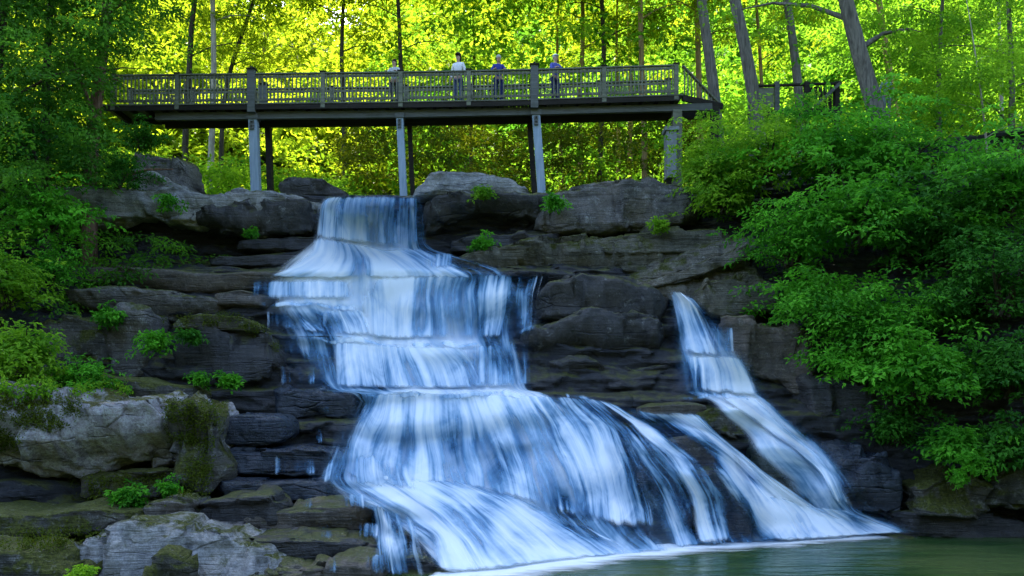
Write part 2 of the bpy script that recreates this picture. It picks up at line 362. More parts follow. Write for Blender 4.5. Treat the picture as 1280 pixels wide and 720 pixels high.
# ------------------------------------------------------------------ traced rocks
def rock(label, top, bot, Y, T, mat, cut=.0, rough=1.0, name='boulder', e=.25, lean=0.0, strata=1.0, cat=None, step=3.0, blob=True):
    """top / bot: outlines (px,py) seen from the pool, Y front distance (left,right), T depth, cut: undercut of the foot, lean: top set back"""
    Y = Y if isinstance(Y, (tuple, list)) else (Y, Y)
    xa, xb = max(top[0][0], bot[0][0]), min(top[-1][0], bot[-1][0])
    n = max(16, int((xb-xa)/step)); K = 56
    s = np.linspace(0, 1, n); px = xa+(xb-xa)*(.5-.5*np.cos(math.pi*s))*.45+(xb-xa)*s*.55
    t = np.interp(px, [a[0] for a in top], [a[1] for a in top]); b = np.interp(px, [a[0] for a in bot], [a[1] for a in bot])
    t = blur1(t, 2); b = blur1(b, 2)
    Yf = np.interp(px, [xa, xb], Y)
    hpx = np.maximum(b-t, 1)
    dist = np.minimum(px-xa, xb-px); endr = max(6, min((xb-xa)*.14, .7*np.max(hpx)))
    en = np.sqrt(1-(1-np.clip(dist/endr, 0, 1))**2)*.97+.03
    hfac = .55+.45*np.sqrt(1-(1-np.clip(dist/(endr*.6), 0, 1))**2)
    mid = (t+b)/2; t = mid+(t-mid)*hfac; b = mid+(b-mid)*hfac
    zt, zb = EYE+(HOR-t)/F*Yf, EYE+(HOR-b)/F*Yf
    x = (px-640)/F*Yf
    th = np.arange(K)/K*2*math.pi
    cs, sn = np.cos(th), np.sin(th)
    cy_ = np.sign(cs)*np.abs(cs)**e; sz_ = np.sign(sn)*np.abs(sn)**e
    V = np.zeros((n, K, 3))
    H = (zt-zb)/2
    front = Yf[:, None]+(1-en[:, None])*T*.5
    V[..., 0] = x[:, None]
    V[..., 1] = front+T*.5*en[:, None]*(1-cy_[None])
    V[..., 2] = ((zt+zb)/2)[:, None]+H[:, None]*sz_[None]
    v = (sz_[None]+1)/2
    V[..., 1] += np.where(cs > -.2, 1, 0)[None]*(cut*(1-sm(v*1.6))+lean*sm(v))*np.ones((n, 1))
    P = V.reshape(-1, 3)
    sc = min(1.0, float(np.mean(2*H))/1.2)*rough
    q = P+rng.uniform(0, 50)*0
    dn = (fbm(q*np.array([.9, .9, 1.4])+11, 4)*.24*sc+strata*.6*perlin(q*np.array([.45, .45, 5.0/max(.5, min(1, np.mean(2*H)))]))*.12*sc+fbm(q*np.array([3.2, 3.2, 5])+5, 3)*.075*sc)
    # blocky facets: quantised noise gives planar breaks
    hm = float(np.mean(2*H)); dn += cells(q*np.array([.9, .9, 1.6/max(.45, min(1.3, hm))]))*.27*sc+cells(q*np.array([2.2, 2.2, 3.4/max(.5, min(1.2, hm))]), 5)*.06*sc
    dn += np.tanh(7*perlin(q*np.array([.35, .35, 3.6/max(.5, min(1.2, hm))])+50))*.05*sc*strata
    c = np.stack([x, Yf+T/2, (zt+zb)/2], 1)
    dirv = P-np.repeat(c, K, 0); dirv[:, 0] *= 0
    dirv[:, 0] = (np.repeat(s, K)-.5)*.6
    dirv /= np.linalg.norm(dirv, axis=1)[:, None]+1e-6
    P = P+dirv*dn[:, None]
    # end caps
    Fq = grid_faces(n, K, True)
    c0, c1 = P[:K].mean(0), P[-K:].mean(0)
    P = np.concatenate([P, [c0], [c1]]); a0, a1 = n*K, n*K+1
    caps = []
    for j in range(0, K, 2):
        caps.append([a0, j, (j+1) % K, (j+2) % K]); b_ = (n-1)*K
        caps.append([a1, b_+(j+2) % K, b_+(j+1) % K, b_+j])
    Fq = np.concatenate([Fq, np.array(caps)])[:, ::-1]
    OBST.append((P, Fq))
    org = P.mean(0); org[2] = P[:, 2].min()
    o = mesh(name, P-org, Fq, M[mat]); o.location = org
    return setp(o, label, cat or name.replace('_', ' '))

L = 'rock_ledge'
# --- top left
rock('long pale ledge from the left bushes to the top fall, just under the bridge', [(45,238),(90,234),(160,236),(240,236),(330,240),(402,244)], [(45,268),(120,274),(160,266),(240,275),(300,286),(380,288),(400,278)], (29.2,30.6), 2.6, 'rock_light', cut=.5, name=L, cat='rock ledge', strata=.6)
rock('dark grey face slab jutting below the right half of the long pale top ledge', [(235,262),(300,250),(395,250)], [(235,282),(300,290),(395,288)], (30.0,30.3), 1.6, 'rock_smooth', cut=.3, name=L, cat='rock ledge')
rock('rounded boulder with a pale right face beside the left end of the bridge', [(165,200),(178,189),(200,187),(222,196),(236,222)], [(165,222),(200,236),(236,238)], 31.5, 2.2, 'rock', name='boulder')
rock('light grey tilted rock in front of the rounded boulder at the left bridge end', [(160,212),(180,208),(205,222),(235,234)], [(160,240),(235,242)], 30.8, 1.4, 'rock_light', name='boulder')
rock('dark humped boulder on the ledge between the first bridge post and the falls', [(345,228),(358,219),(385,218),(410,228),(438,243)], [(345,244),(438,248)], 31.6, 1.8, 'rock_smooth', name='boulder')
rock('small pale stone on the ledge at the foot of the first bridge post', [(285,238),(300,233),(318,240)], [(285,243),(318,244)], 30.9, .8, 'rock_light', name='stone')
# --- recess steps left of the top fall
rock('thin black step left of the top fall, upper of the two in the dark recess', [(290,300),(340,296),(398,294)], [(290,312),(398,314)], (30.6,30.4), 1.6, 'rock_dark', name=L, cat='rock ledge')
rock('thin black step left of the top fall, lower of the two in the dark recess', [(255,320),(330,318),(395,316)], [(255,332),(395,334)], (29.8,29.6), 2.0, 'rock_dark', name=L, cat='rock ledge')
# --- middle left
rock('long brown grey ledge from the left plants to the lip of the middle fall', [(95,334),(140,331),(210,336),(260,340),(330,338),(450,338),(600,337)], [(95,352),(170,360),(260,368),(320,360),(420,352),(600,350)], (27.2,28.0), 3.0, 'rock_brown', name=L, cat='rock ledge', cut=.2, rough=.6)
rock('pale sloping grey slab under the long brown ledge on the left', [(72,366),(130,358),(200,360),(262,370),(285,380)], [(72,384),(150,396),(230,402),(285,394)], (26.0,26.6), 2.6, 'rock', name=L, cat='rock ledge', cut=.3)
rock('brown ledge end directly left of the wide middle fall', [(262,366),(300,362),(336,370)], [(262,384),(336,384)], 26.8, 1.6, 'rock_brown', name=L, cat='rock ledge')
rock('bluish grey upright block between two leafy plants on the left wall', [(122,404),(140,392),(170,390),(186,400)], [(122,462),(150,474),(186,476)], 25.2, 2.0, 'rock', name='rock_block', cat='rock')
rock('black cave like block with a mossy rounded top left of the middle steps', [(200,412),(250,402),(310,404),(338,420),(352,455)], [(200,474),(280,480),(352,482)], (25.2,25.0), 2.4, 'rock_dark', name='rock_block', cat='rock')
rock('mossy crown stone on top of the black cave like block', [(212,400),(250,392),(300,396),(322,408)], [(212,410),(322,414)], 24.9, 1.4, 'rock_mossy', name='rock_block', cat='rock')
rock('mossy broken rock half hidden in the leftmost plants at mid height', [(55,400),(85,392),(128,404)], [(55,452),(128,462)], 24.8, 1.8, 'rock_mossy', name='rock_block', cat='rock')
rock('dark shelf under the green plants above the big lichen boulder', [(-60,462),(60,468),(160,474),(250,484)], [(-60,496),(250,500)], (21.8,23.6), 2.6, 'rock_mossy', name=L, cat='rock ledge')
# --- big lichen boulder
rock('huge pinkish grey boulder speckled with white lichen at the left edge', [(-90,488),(0,492),(60,500),(120,504),(200,502),(250,508),(262,520)], [(-90,596),(60,602),(95,600),(150,584),(230,574),(262,562)], (19.2,20.4), 3.0, 'rock_lichen', name='boulder', cut=.7, e=.34, strata=.2, rough=.9)
rock('moss covered shoulder at the right end of the huge lichen boulder', [(205,506),(235,500),(262,506),(268,520)], [(205,560),(235,606),(268,592)], 20.0, 1.4, 'rock_mossy', name='boulder')
rock('mossy stone wedged under the huge lichen boulder', [(90,598),(150,590),(215,588),(262,596)], [(90,622),(262,626)], 20.2, 2.0, 'rock_mossy', name='rock_block', cat='rock')
# --- lower left
rock('low grey green band of rock below the dark gap at the left edge', [(-80,634),(0,642),(60,642),(100,636),(180,640)], [(-80,672),(180,668)], (17.8,18.6), 2.0, 'rock_mossy', name=L, cat='rock ledge')
rock('squared grey block at the right end of the low green band', [(172,634),(190,624),(215,622),(238,632)], [(172,664),(238,668)], 18.5, 1.8, 'rock', name='rock_block', cat='rock')
rock('dark block next to the squared grey block, below the wet strata', [(236,632),(270,624),(330,622),(352,632)], [(236,664),(352,664)], 18.9, 1.8, 'rock_dark', name='rock_block', cat='rock')
rock('broad pale slab in the lower left corner with a smooth top', [(60,690),(110,668),(160,662),(205,668),(260,672),(330,694),(350,712)], [(60,760),(350,760)], (16.4,16.6), 2.4, 'rock_light', name=L, cat='rock ledge', rough=.7, lean=.4)
rock('olive mossy slab at the very bottom left corner', [(-80,680),(0,690),(50,700),(100,716)], [(-80,790),(100,780)], 15.8, 1.6, 'rock_mossy', name=L, cat='rock ledge', rough=.7)
rock('mossy green knob in front of the pale slab at the bottom edge', [(185,700),(205,694),(228,706)], [(185,760),(228,760)], 16.0, .8, 'rock_mossy', name='stone')
# --- wet strata between lichen boulder and falls
rock('glossy wet block with a painted blue reflection right of the huge lichen boulder', [(262,522),(300,518),(345,520),(360,530)], [(262,556),(300,560),(345,556),(360,546)], (21.6,21.8), 1.6, 'rock_blue_sheen', name='rock_block', cat='rock', strata=.3, rough=.5)
rock('black ledge right of the glossy blue block, beside the main fan', [(340,490),(400,488),(452,492)], [(340,522),(452,526)], (24.0,23.9), 1.8, 'rock_blue_sheen', name=L, cat='rock ledge')
rock('thin dark stratum running below the glossy blue block', [(258,566),(330,560),(400,562),(440,574)], [(258,592),(440,594)], (21.2,21.8), 1.8, 'rock_blue_sheen', name=L, cat='rock ledge')
rock('dark blue stratum under the thin one, reaching the lower white mound', [(262,602),(330,604),(400,600),(470,602)], [(262,622),(400,630),(470,628)], (20.2,20.8), 1.8, 'rock_blue_sheen', name=L, cat='rock ledge')
rock('brownish ledge with a tan wet edge left of the lower white mound', [(290,648),(330,640),(400,634),(475,632)], [(290,664),(400,670),(475,668)], (18.8,19.4), 2.0, 'rock_brown', name=L, cat='rock ledge')
rock('black ledge below the tan edged one at the bottom of the frame', [(300,676),(370,674),(440,676),(480,684)], [(300,704),(480,706)], (17.4,17.8), 1.8, 'rock_dark', name=L, cat='rock ledge')
rock('lowest dark ledge at the bottom edge left of the foam', [(330,708),(420,704),(478,708)], [(330,760),(478,760)], (16.5,16.7), 1.6, 'rock_brown', name=L, cat='rock ledge')
rock('square blue black stone split off by a thin water streak in the lower mound', [(468,640),(485,633),(508,636)], [(468,664),(508,664)], 19.0, 1.2, 'rock_blue_sheen', name='stone')
rock('layered dark stone beside the streak, middle of the bottom pile', [(492,668),(512,663),(534,672)], [(492,690),(534,694)], 18.2, 1.2, 'rock_brown', name='stone')
rock('lowest dark stone of the bottom pile at the foot of the mound', [(492,698),(520,692),(550,704)], [(492,740),(550,740)], 17.2, 1.0, 'rock_dark', name='stone')
# --- top right of the falls
rock('pale blue grey pointed rock on the crest between the second and third bridge posts', [(514,238),(535,218),(565,210),(600,213),(640,224),(662,236)], [(514,243),(600,247),(662,246)], (30.4,30.6), 2.0, 'rock_light', name='boulder', rough=.8)
rock('dark slab forming the crest right of the top fall with a black hollow beneath', [(524,246),(560,242),(620,240),(680,238),(722,242)], [(524,292),(560,272),(600,262),(660,268),(722,300)], (30.4,29.8), 2.8, 'rock_smooth', name=L, cat='rock ledge', cut=.5)
rock('large smooth grey boulder on the crest below the third bridge post', [(672,246),(700,236),(760,228),(800,220),(850,230),(884,250)], [(672,276),(700,290),(760,288),(820,284),(884,272)], (29.6,29.2), 3.2, 'rock', name='boulder', rough=.7, strata=.5)
rock('thin layered shelf above the hollow right of the top fall', [(560,300),(640,290),(700,290)], [(560,314),(700,318)], (30.0,29.6), 1.4, 'rock_dark', name=L, cat='rock ledge')
rock('broad olive layered ledge below the smooth crest boulder', [(560,318),(640,308),(700,296),(780,288),(880,284),(930,290)], [(560,340),(640,342),(800,344),(850,330),(930,306)], (29.2,28.4), 2.4, 'rock_olive', name=L, cat='rock ledge', strata=1.8)
rock('tilted pale slab rising to the right towards the bushes', [(775,346),(830,322),(880,306),(955,288)], [(775,352),(830,348),(880,336),(955,312)], (28.2,27.2), 2.0, 'rock_tilted', name=L, cat='rock ledge', lean=.5)
rock('ribbed grey slope above the side fall', [(800,352),(850,342),(900,326),(958,308)], [(800,366),(850,376),(900,374),(958,350)], (27.5,26.7), 2.2, 'rock_tilted', name=L, cat='rock ledge', lean=.6, rough=1.2)
rock('narrow rib of rock climbing left to right between the two tilted slabs', [(805,352),(870,330),(940,302)], [(805,362),(870,346),(940,322)], (27.4,26.8), 1.2, 'rock_tilted', name=L, cat='rock ledge')
rock('flat olive slab stepping down right of the top hollow', [(700,300),(770,292),(850,288),(905,300)], [(700,318),(770,318),(850,316),(905,310)], (28.8,28.2), 1.6, 'rock_olive', name=L, cat='rock ledge', lean=.3)
rock('rounded lichen spotted rock right of the side fall lip', [(864,364),(890,348),(930,346),(968,356),(976,372)], [(864,384),(920,398),(976,392)], (26.4,26.0), 2.2, 'rock_olive', name='boulder')
rock('dark lumpy rock under the rounded lichen spotted rock', [(905,402),(940,396),(985,404),(1026,430)], [(905,448),(940,470),(985,486),(1026,484)], (25.2,24.6), 2.2, 'rock_brown', name='boulder')
# --- central boulders
rock('dark smooth boulder right of the wide middle fall, upper of the pair', [(668,372),(690,350),(730,342),(770,342),(810,356),(838,372)], [(668,398),(740,400),(838,404)], (26.9,26.6), 2.6, 'rock_smooth', name='boulder', rough=.6, strata=.2)
rock('big dark overhanging boulder right of the wide middle fall, lower of the pair', [(652,414),(690,400),(740,386),(790,388),(836,402)], [(652,446),(700,450),(780,462),(838,436)], (26.0,26.0), 2.8, 'rock_smooth', name='boulder', cut=.9, rough=.7, strata=.3)
rock('angular rock painted black as the shade of the hollow under the big overhanging boulder', [(664,452),(720,448),(790,462),(852,456)], [(664,490),(760,496),(852,492)], (25.9,25.6), 1.8, 'rock_dark', name='rock_block', cat='rock')  # dark rock stands for the shaded recess
# --- among the side streams
rock('brown mossy topped stone between the two right hand streams', [(868,516),(890,508),(924,512),(938,528)], [(868,534),(938,550)], (23.2,23.2), 1.4, 'rock_mossy', name='stone')
rock('dark rock under the brown mossy topped stone', [(800,510),(840,504),(885,508)], [(800,520),(885,522)], 23.5, 1.0, 'rock_brown', name='stone')
rock('brown black rock splitting the stream right of the main fan', [(832,552),(870,544),(895,556),(905,584)], [(832,580),(905,612)], (22.2,22.0), 1.4, 'rock_brown', name='boulder')
rock('slick green black boulder enclosed by the side streams', [(948,560),(975,556),(1010,572),(1032,606),(1040,630)], [(948,590),(985,636),(1040,640)], (22.4,22.6), 1.8, 'rock_greenblack', name='boulder', rough=.5)
rock('dark wet wedge between the fan and the stream at the pool', [(872,600),(900,590),(925,612),(946,670)], [(872,640),(905,680),(946,684)], (20.9,20.9), 1.2, 'rock_dark', name='boulder', rough=.7)
rock('dark wedge of rock right of the fan where its curtain thins', [(796,560),(820,556),(845,580),(866,660)], [(796,600),(840,670),(866,674)], (21.3,20.9), 1.2, 'rock_blue_sheen', name='boulder', rough=.6)
# --- lower right bank
rock('finely layered purple grey rock beside the foot of the side stream', [(1032,590),(1060,574),(1110,576),(1130,596)], [(1032,640),(1130,650)], (22.4,22.3), 1.8, 'rock_blue_sheen', name='rock_block', cat='rock', strata=2)
rock('lichen dotted mossy boulder on the right bank above the pool', [(1150,612),(1180,596),(1215,592),(1245,614)], [(1150,640),(1245,646)], 21.6, 1.6, 'rock_mossy', name='boulder')
rock('low dark boulder at the waterline under the mossy right bank boulder', [(1120,644),(1180,636),(1250,644),(1300,652)], [(1120,674),(1300,676)], (21.9,21.7), 1.6, 'rock_dark', name='boulder')
rock('dark rounded boulder at the right edge of the frame on the bank', [(1240,600),(1270,584),(1330,590)], [(1240,640),(1330,648)], 21.4, 1.8, 'rock_mossy', name='boulder')
rock('black overhanging rock below the big green shrub on the right bank', [(1000,478),(1050,470),(1120,486),(1160,500)], [(1000,520),(1160,540)], (24.0,23.0), 2.2, 'rock_dark', name='boulder')

# ------------------------------------------------------------------ ground sheet: forest floor, hillside, valley around, added unseen rise behind the camera
gx = np.concatenate([np.linspace(-400, -45, 18), np.linspace(-42, 42, 70), np.linspace(45, 400, 18)])
gy = np.concatenate([np.linspace(-200, 10, 40), np.linspace(12, 26, 8), np.linspace(27, 90, 64), np.linspace(95, 500, 22)])
XX, YY = np.meshgrid(gx, gy)
def ground_z(x, y):
    pts = np.stack([x*.12, y*.12, x*0+3], -1).reshape(-1, 3)
    nz = (fbm(pts, 4)*.9).reshape(np.shape(x))
    z = np.interp(y, [-200, -70, -28, -12, 24, 32, 34, 44, 58, 70, 84, 112, 150, 500], [60, 34, 7, -1.2, -1.2, 8.6, 9.9, 11.2, 13.8, 19, 30, 48, 58, 80])  # unseen rise behind the camera, added to cut low sky light
    side = np.clip((np.abs(x)-15)/26, 0, 1.3)                    # valley sides
    z = z+side*np.interp(y, [-200, 0, 20, 34, 60], [10, 11, 13, 5, 5])*sm(np.clip((np.abs(x)-12)/20, 0, 1))
    return z+nz*sm((y-30)/6)
ZZ = ground_z(XX, YY)
m, nt = newmat('forest floor'); n = N(nt); pos = n('NewGeometry').outputs['Position']
a = n.noise(pos, .8, 6, .65); b = n.noise(pos, 9, 5, .7)
c = n.mix(n.ramp(a, [(.4, 0), (.6, 1)]), (.05, .035, .018), (.05, .085, .015)); c = n.mix(n.ramp(b, [(.35, .7), (.6, 0)]), c, (.03, .02, .012))
p = n('BsdfPrincipled', {'Base Color': c, 'Roughness': .95, 'Normal': n('Bump', {'Height': b, 'Strength': .8, 'Distance': .15}).outputs[0]}); n('OutputMaterial', {0: p.outputs[0]})
M['ground'] = m
ground = mesh('ground', np.stack([XX, YY, ZZ], -1).reshape(-1, 3), grid_faces(len(gy), len(gx))[:, ::-1], M['ground'])
setp(ground, 'leafy forest floor rising behind the bridge', kind='structure')

# ------------------------------------------------------------------ pool
m, nt = newmat('pool water'); n = N(nt); pos = n('NewGeometry').outputs['Position']
a = n.noise(n.mapv(pos, (.55, 2.6, 1)), 1, 4, .55, .3); b = n.noise(n.mapv(pos, (.25, .8, 1)), 1, 3, .5)
c = n.mix(n.ramp(b, [(.4, 0), (.6, 1)]), (.020, .060, .012), (.065, .10, .03))  # green of the reflected bushes put into the water colour
p = n('BsdfPrincipled', {'Base Color': c, 'Roughness': .16, 'IOR': 1.33, 'Specular IOR Level': .35, 'Normal': n('Bump', {'Height': a, 'Strength': .6, 'Distance': .12}).outputs[0]}); n('OutputMaterial', {0: p.outputs[0]})
xs = np.linspace(-60, 60, 60); ys = np.linspace(-30, 25, 40); X2, Y2 = np.meshgrid(xs, ys)
pool = mesh('pool_water', np.stack([X2, Y2, X2*0], -1).reshape(-1, 3), grid_faces(len(ys), len(xs))[:, ::-1], m)
setp(pool, 'calm green pool at the foot of the waterfall', kind='structure')

# ------------------------------------------------------------------ falling water, draped on the rock
allV = []; allF = []; off = 0
for V, Fq in OBST:
    allV.append(V); allF.append(Fq+off); off += len(V)
allV = np.concatenate(allV); allF = np.concatenate(allF)
bvh = BVHTree.FromPolygons([tuple(v) for v in allV], [tuple(int(i) for i in f) for f in allF])
cam_o = Vector((0, 0, EYE))
FLOWS = []
def drape(px, py):
    r, c = px.shape; D = np.zeros((r, c))
    for i in range(r):
        for j in range(c):
            d = Vector(((px[i, j]-640)/F, 1.0, (HOR-py[i, j])/F)); l = d.length
            h = bvh.ray_cast(cam_o, d/l)
            D[i, j] = h[0].y if h[0] is not None else np.nan
    D = np.where(np.isnan(D), np.nanmedian(D), D)
    return D
def blur2(A, kr, kc):
    A = np.apply_along_axis(blur1, 0, A, kr); return np.apply_along_axis(blur1, 1, A, kc)
def resamp(g, n):
    g = np.array(g, float); s = np.concatenate([[0], np.cumsum(np.hypot(*(np.diff(g[:, :2], axis=0)).T))])
    t = np.linspace(0, s[-1], n)
    o = np.stack([np.interp(t, s, g[:, k]) for k in range(g.shape[1])], 1)
    for k in (0, 1): 
        if n > 12: o[:, k] = np.concatenate([[o[0, k]], blur1(o[:, k], 3)[1:-1], [o[-1, k]]])
    return o
def make_bvh(lst):
    fs, o_ = [], 0
    for V, Fq in lst: fs.append(Fq+o_); o_ += len(V)
    return BVHTree.FromPolygons([tuple(v) for v in np.concatenate([a for a, b in lst])], [tuple(int(i) for i in f) for f in np.concatenate(fs)])
def sheet(name, guides, parent, mat, off=.07, ef=(.06, .06), ev=(.03, .05), step=3.0, layers=1, ymax=None, bulge=0.0):
    """guides: streamlines left to right, each [(px,py,density)...]; ef/ev soft edge fractions across / along"""
    ln = max(np.sum(np.hypot(*np.diff(np.array(g)[:, :2], axis=0).T)) for g in guides)
    nr = max(10, int(ln/step)); Gs = np.array([resamp(g, nr) for g in guides])       # g, r, 3
    wid = max(np.ptp(Gs[:, k, 0]) for k in (0, nr//2, nr-1)); nc = max(8, int(wid/step))
    u = np.linspace(0, len(guides)-1, nc); A = np.zeros((nr, nc, 3))
    for k in range(3):
        for r in range(nr): A[r, :, k] = np.interp(u, np.arange(len(guides)), Gs[:, r, k])
    if nc > 12:
        for k in (0, 1):
            b = np.apply_along_axis(blur1, 1, A[..., k], 3); A[:, 2:-2, k] = b[:, 2:-2]
    px, py, dn = A[..., 0], A[..., 1].copy(), A[..., 2].copy()
    if name == 'foam_apron' and nr < 14:
        py = py+3.2*perlin(np.stack([px*.03, px*0+guides[0][0][1]*.7, px*0], -1).reshape(-1, 3)).reshape(px.shape)*2
        dn = dn*np.clip(.75+1.3*perlin(np.stack([px*.045, px*0+guides[0][0][1]*.9, px*0+5], -1).reshape(-1, 3)).reshape(px.shape), .15, 1)
    D0 = drape(px, py)
    Pd = np.pad(D0, 2, mode='edge'); Dm = np.min([Pd[a:a+nr, b:b+nc] for a in range(5) for b in range(5)], 0)
    D = blur2(Dm, 4, 3)-off*(.45 if name != 'flow' else 1)
    if ymax: D = np.minimum(D, ymax)
    X = (px-640)/F*D; Z = EYE+(HOR-py)/F*D
    P = np.stack([X, D, Z], -1)
    uu = np.cumsum(np.concatenate([[0], np.hypot(*np.diff(P[nr//3][:, [0, 1]], axis=0).T)]))
    sl_ = np.concatenate([np.zeros((1, nc)), np.cumsum(np.hypot(np.diff(px, axis=0), np.diff(py, axis=0)), 0)])/42.0
    wb = perlin(np.stack([px*.016, py*.010, px*0+3], -1).reshape(-1, 3)).reshape(nr, nc)*.17+perlin(np.stack([px*.05, py*.02, px*0+7], -1).reshape(-1, 3)).reshape(nr, nc)*.05
    dn = np.clip(dn*(1+.6*perlin(np.stack([px*.022, py*.013, px*0+13], -1).reshape(-1, 3)).reshape(nr, nc))+(.12 if name == 'flow' else 0)*(dn > .12), 0, 1.1)
    UV = np.stack([np.broadcast_to(uu, (nr, nc))+wb+len(name)*3.1+guides[0][0][0]*.013, sl_], -1)
    # the streaks stand out of the sheet a little
    q = np.stack([UV[..., 0]*4, UV[..., 1]*.35, UV[..., 0]*0+guides[0][0][1]], -1).reshape(-1, 3)
    dd = (fbm(q, 3)*(.03 if name == 'flow' else .05)).reshape(nr, nc)+bulge*np.sin(np.linspace(0, math.pi, nc))[None]
    P[..., 1] -= dd
    if name == 'flow': FLOWS.append((P.reshape(-1, 3).copy(), grid_faces(nr, nc)))
    s = np.linspace(0, 1, nc)[None]; t = np.linspace(0, 1, nr)[:, None]
    nz_ = (perlin(np.stack([UV[..., 0]*6, UV[..., 1]*.6, UV[..., 0]*0+9], -1).reshape(-1, 3))*.5).reshape(nr, nc)
    wv = perlin(np.stack([UV[..., 1]*.9, UV[..., 0]*.3, UV[..., 0]*0+guides[0][0][1]*.1], -1).reshape(-1, 3)).reshape(nr, nc)*.35
    pw = np.maximum(px[:, -1:]-px[:, :1], 4)
    e0 = np.clip(np.maximum(ef[0]*1.5, 11/pw), .02, .48); e1 = np.clip(np.maximum(ef[1]*1.5, 11/pw), .02, .48)
    E = sm(s/e0+wv*sm(s/e0*2))*sm((1-s)/e1+wv*sm((1-s)/e1*2))*np.ones((nr, nc))
    v0_ = np.clip(max(ev[0]*1.3, 8/(nr*step)), 0, .45); v1_ = np.clip(max(ev[1]*1.5, 10/(nr*step)), 0, .45)
    if name == 'foam_apron' and nr < 14: v0_ = v1_ = .5
    if ev[0]: E = E*sm(t/v0_+nz_*(.0 if nr < 14 else .5)*np.minimum(1, t/v0_*2))
    if ev[1]: E = E*sm((1-t)/v1_+nz_*(.0 if nr < 14 else .7)*np.minimum(1, (1-t)/v1_*2))
    o = mesh(name, P.reshape(-1, 3)-np.array(parent.location), grid_faces(nr, nc), mat, parent, True, {'dens': dn.ravel(), 'edge': E.ravel()}, UV.reshape(-1, 2))
    return o
FA = fall_mat('white water streaks', 8, 1.0, film=.12)
FB = fall_mat('thin water veil', 9, 1.1, 3.0, film=.0)
FC = fall_mat('foaming water', 6, .95, 6.0, film=.1)
main = setp(empty('waterfall', at(560, 705, 18)), 'broad main waterfall cascading over stepped rocks from the crest under the bridge to the pool', 'waterfall')
side = setp(empty('waterfall', at(950, 670, 21)), 'narrower side waterfall right of the big dark boulders, fanning down to the pool', 'waterfall')
C = 'cascade'
V_ = lambda xs, y0, y1, ds, sp=0.0: [[(x, y0(x) if callable(y0) else y0, d*.9), (x+sp*(x-sum(xs)/len(xs))*.5, ((y0(x) if callable(y0) else y0)+(y1(x) if callable(y1) else y1))/2, d), (x+sp*(x-sum(xs)/len(xs)), y1(x) if callable(y1) else y1, d*1.1)] for x, d in zip(xs, ds)]
# the whole run of water in one sheet
sheet('flow', [
 [(399,245,.7),(392,270,.6),(390,300,.8),(318,347,.4),(314,378,.3),(318,392,.1),(330,420,.2),(338,450,.2),(352,487,.3),(440,492,.4),(414,540,.2),(378,598,.15),(392,612,.25),(462,640,.2),(548,718,.7)],
 [(424,243,.9),(416,300,.9),(395,345,.8),(392,378,.8),(405,400,.3),(420,425,.5),(428,450,.3),(438,487,.6),(474,492,.8),(456,540,.5),(438,600,.5),(470,625,.8),(540,670,.8),(585,718,.9)],
 [(465,242,.6),(458,308,.8),(465,345,1),(465,378,.8),(474,424,.9),(490,455,.7),(505,488,.9),(530,492,1),(530,545,.7),(530,605,.8),(570,645,.9),(642,714,1)],
 [(500,242,.45),(500,314,.7),(540,345,.9),(535,378,.6),(535,425,.8),(560,455,.7),(580,488,.9),(590,492,1),(610,550,.6),(630,612,.7),(672,655,.8),(722,703,.9)],
 [(520,243,.45),(522,311,.6),(590,342,.4),(588,380,.5),(588,424,.7),(610,455,.5),(622,488,.7),(650,492,.8),(682,550,.5),(708,640,.5),(745,675,.6),(778,697,.8)],
 [(530,246,.2),(536,308,.2),(680,345,.05),(668,398,.15),(662,425,.3),(666,455,.25),(668,487,.3),(755,500,.5),(808,560,.35),(838,660,.35),(862,688,.5)]], main, fall_mat('underlying flow', 5, .8, 12.0, film=.2), off=.05, ev=(.01,.01), ef=(.10,.06))
sheet('flow', [
 [(705,493,.5),(745,540,.4),(785,600,.35),(812,668,.4),(820,690,.5)],
 [(740,496,.5),(790,540,.35),(835,600,.25),(862,660,.3),(872,686,.5)],
 [(770,504,.5),(822,545,.55),(870,600,.35),(905,660,.35),(918,684,.6)],
 [(812,514,.5),(858,548,.35),(905,605,.4),(945,655,.5),(962,682,.7)],
 [(865,513,.4),(900,550,.4),(955,605,.5),(1000,650,.6),(1040,676,.7)],
 [(890,522,.2),(930,560,.2),(1000,615,.35),(1060,650,.5),(1120,672,.6)]], main, fall_mat('thin spreading flow', 5, .9, 31.0, film=.2), off=.05, ev=(.03,.01), ef=(.1,.12))
sheet('flow', [
 [(831,360,.5),(834,400,.4),(838,440,.4),(842,490,.5),(876,500,.6),(922,545,.5),(965,605,.4),(1000,645,.5),(1030,674,.6)],
 [(846,362,.8),(862,400,.8),(872,442,.8),(885,490,.6),(915,500,.9),(968,538,.8),(1020,590,.6),(1052,640,.6),(1100,670,.8)],
 [(858,366,.4),(884,400,.4),(905,442,.6),(925,490,.7),(945,498,.9),(995,542,.6),(1045,595,.5),(1068,638,.5),(1130,668,.6)],
 [(870,374,.25),(915,402,.35),(945,446,.35),(962,492,.4),(980,508,.4),(1035,552,.35),(1080,604,.3),(1110,644,.35),(1168,667,.4)]], side, fall_mat('underlying side flow', 5, .8, 21.0, film=.2), off=.06, ev=(.02,.01), ef=(.12,.2))
bvh_rock = bvh; bvh = make_bvh(OBST+FLOWS)
# top curtain
sheet(C, [[(404,245,.9),(396,258,.8),(392,300,.9)],[(420,243,1),(409,255,.95),(407,303,1)],[(445,242,.9),(442,256,.75),(441,306,.8)],[(470,242,.75),(470,260,.55),(470,311,.6)],[(492,242,.6),(492,260,.45),(492,313,.5)],[(507,242,.5),(508,260,.3),(509,313,.4)],[(516,242,.6),(518,260,.6),(519,312,.6)],[(526,243,.5),(527,260,.45),(528,310,.5)]], main, FA, ev=(.02,.10), ef=(.03,.03))
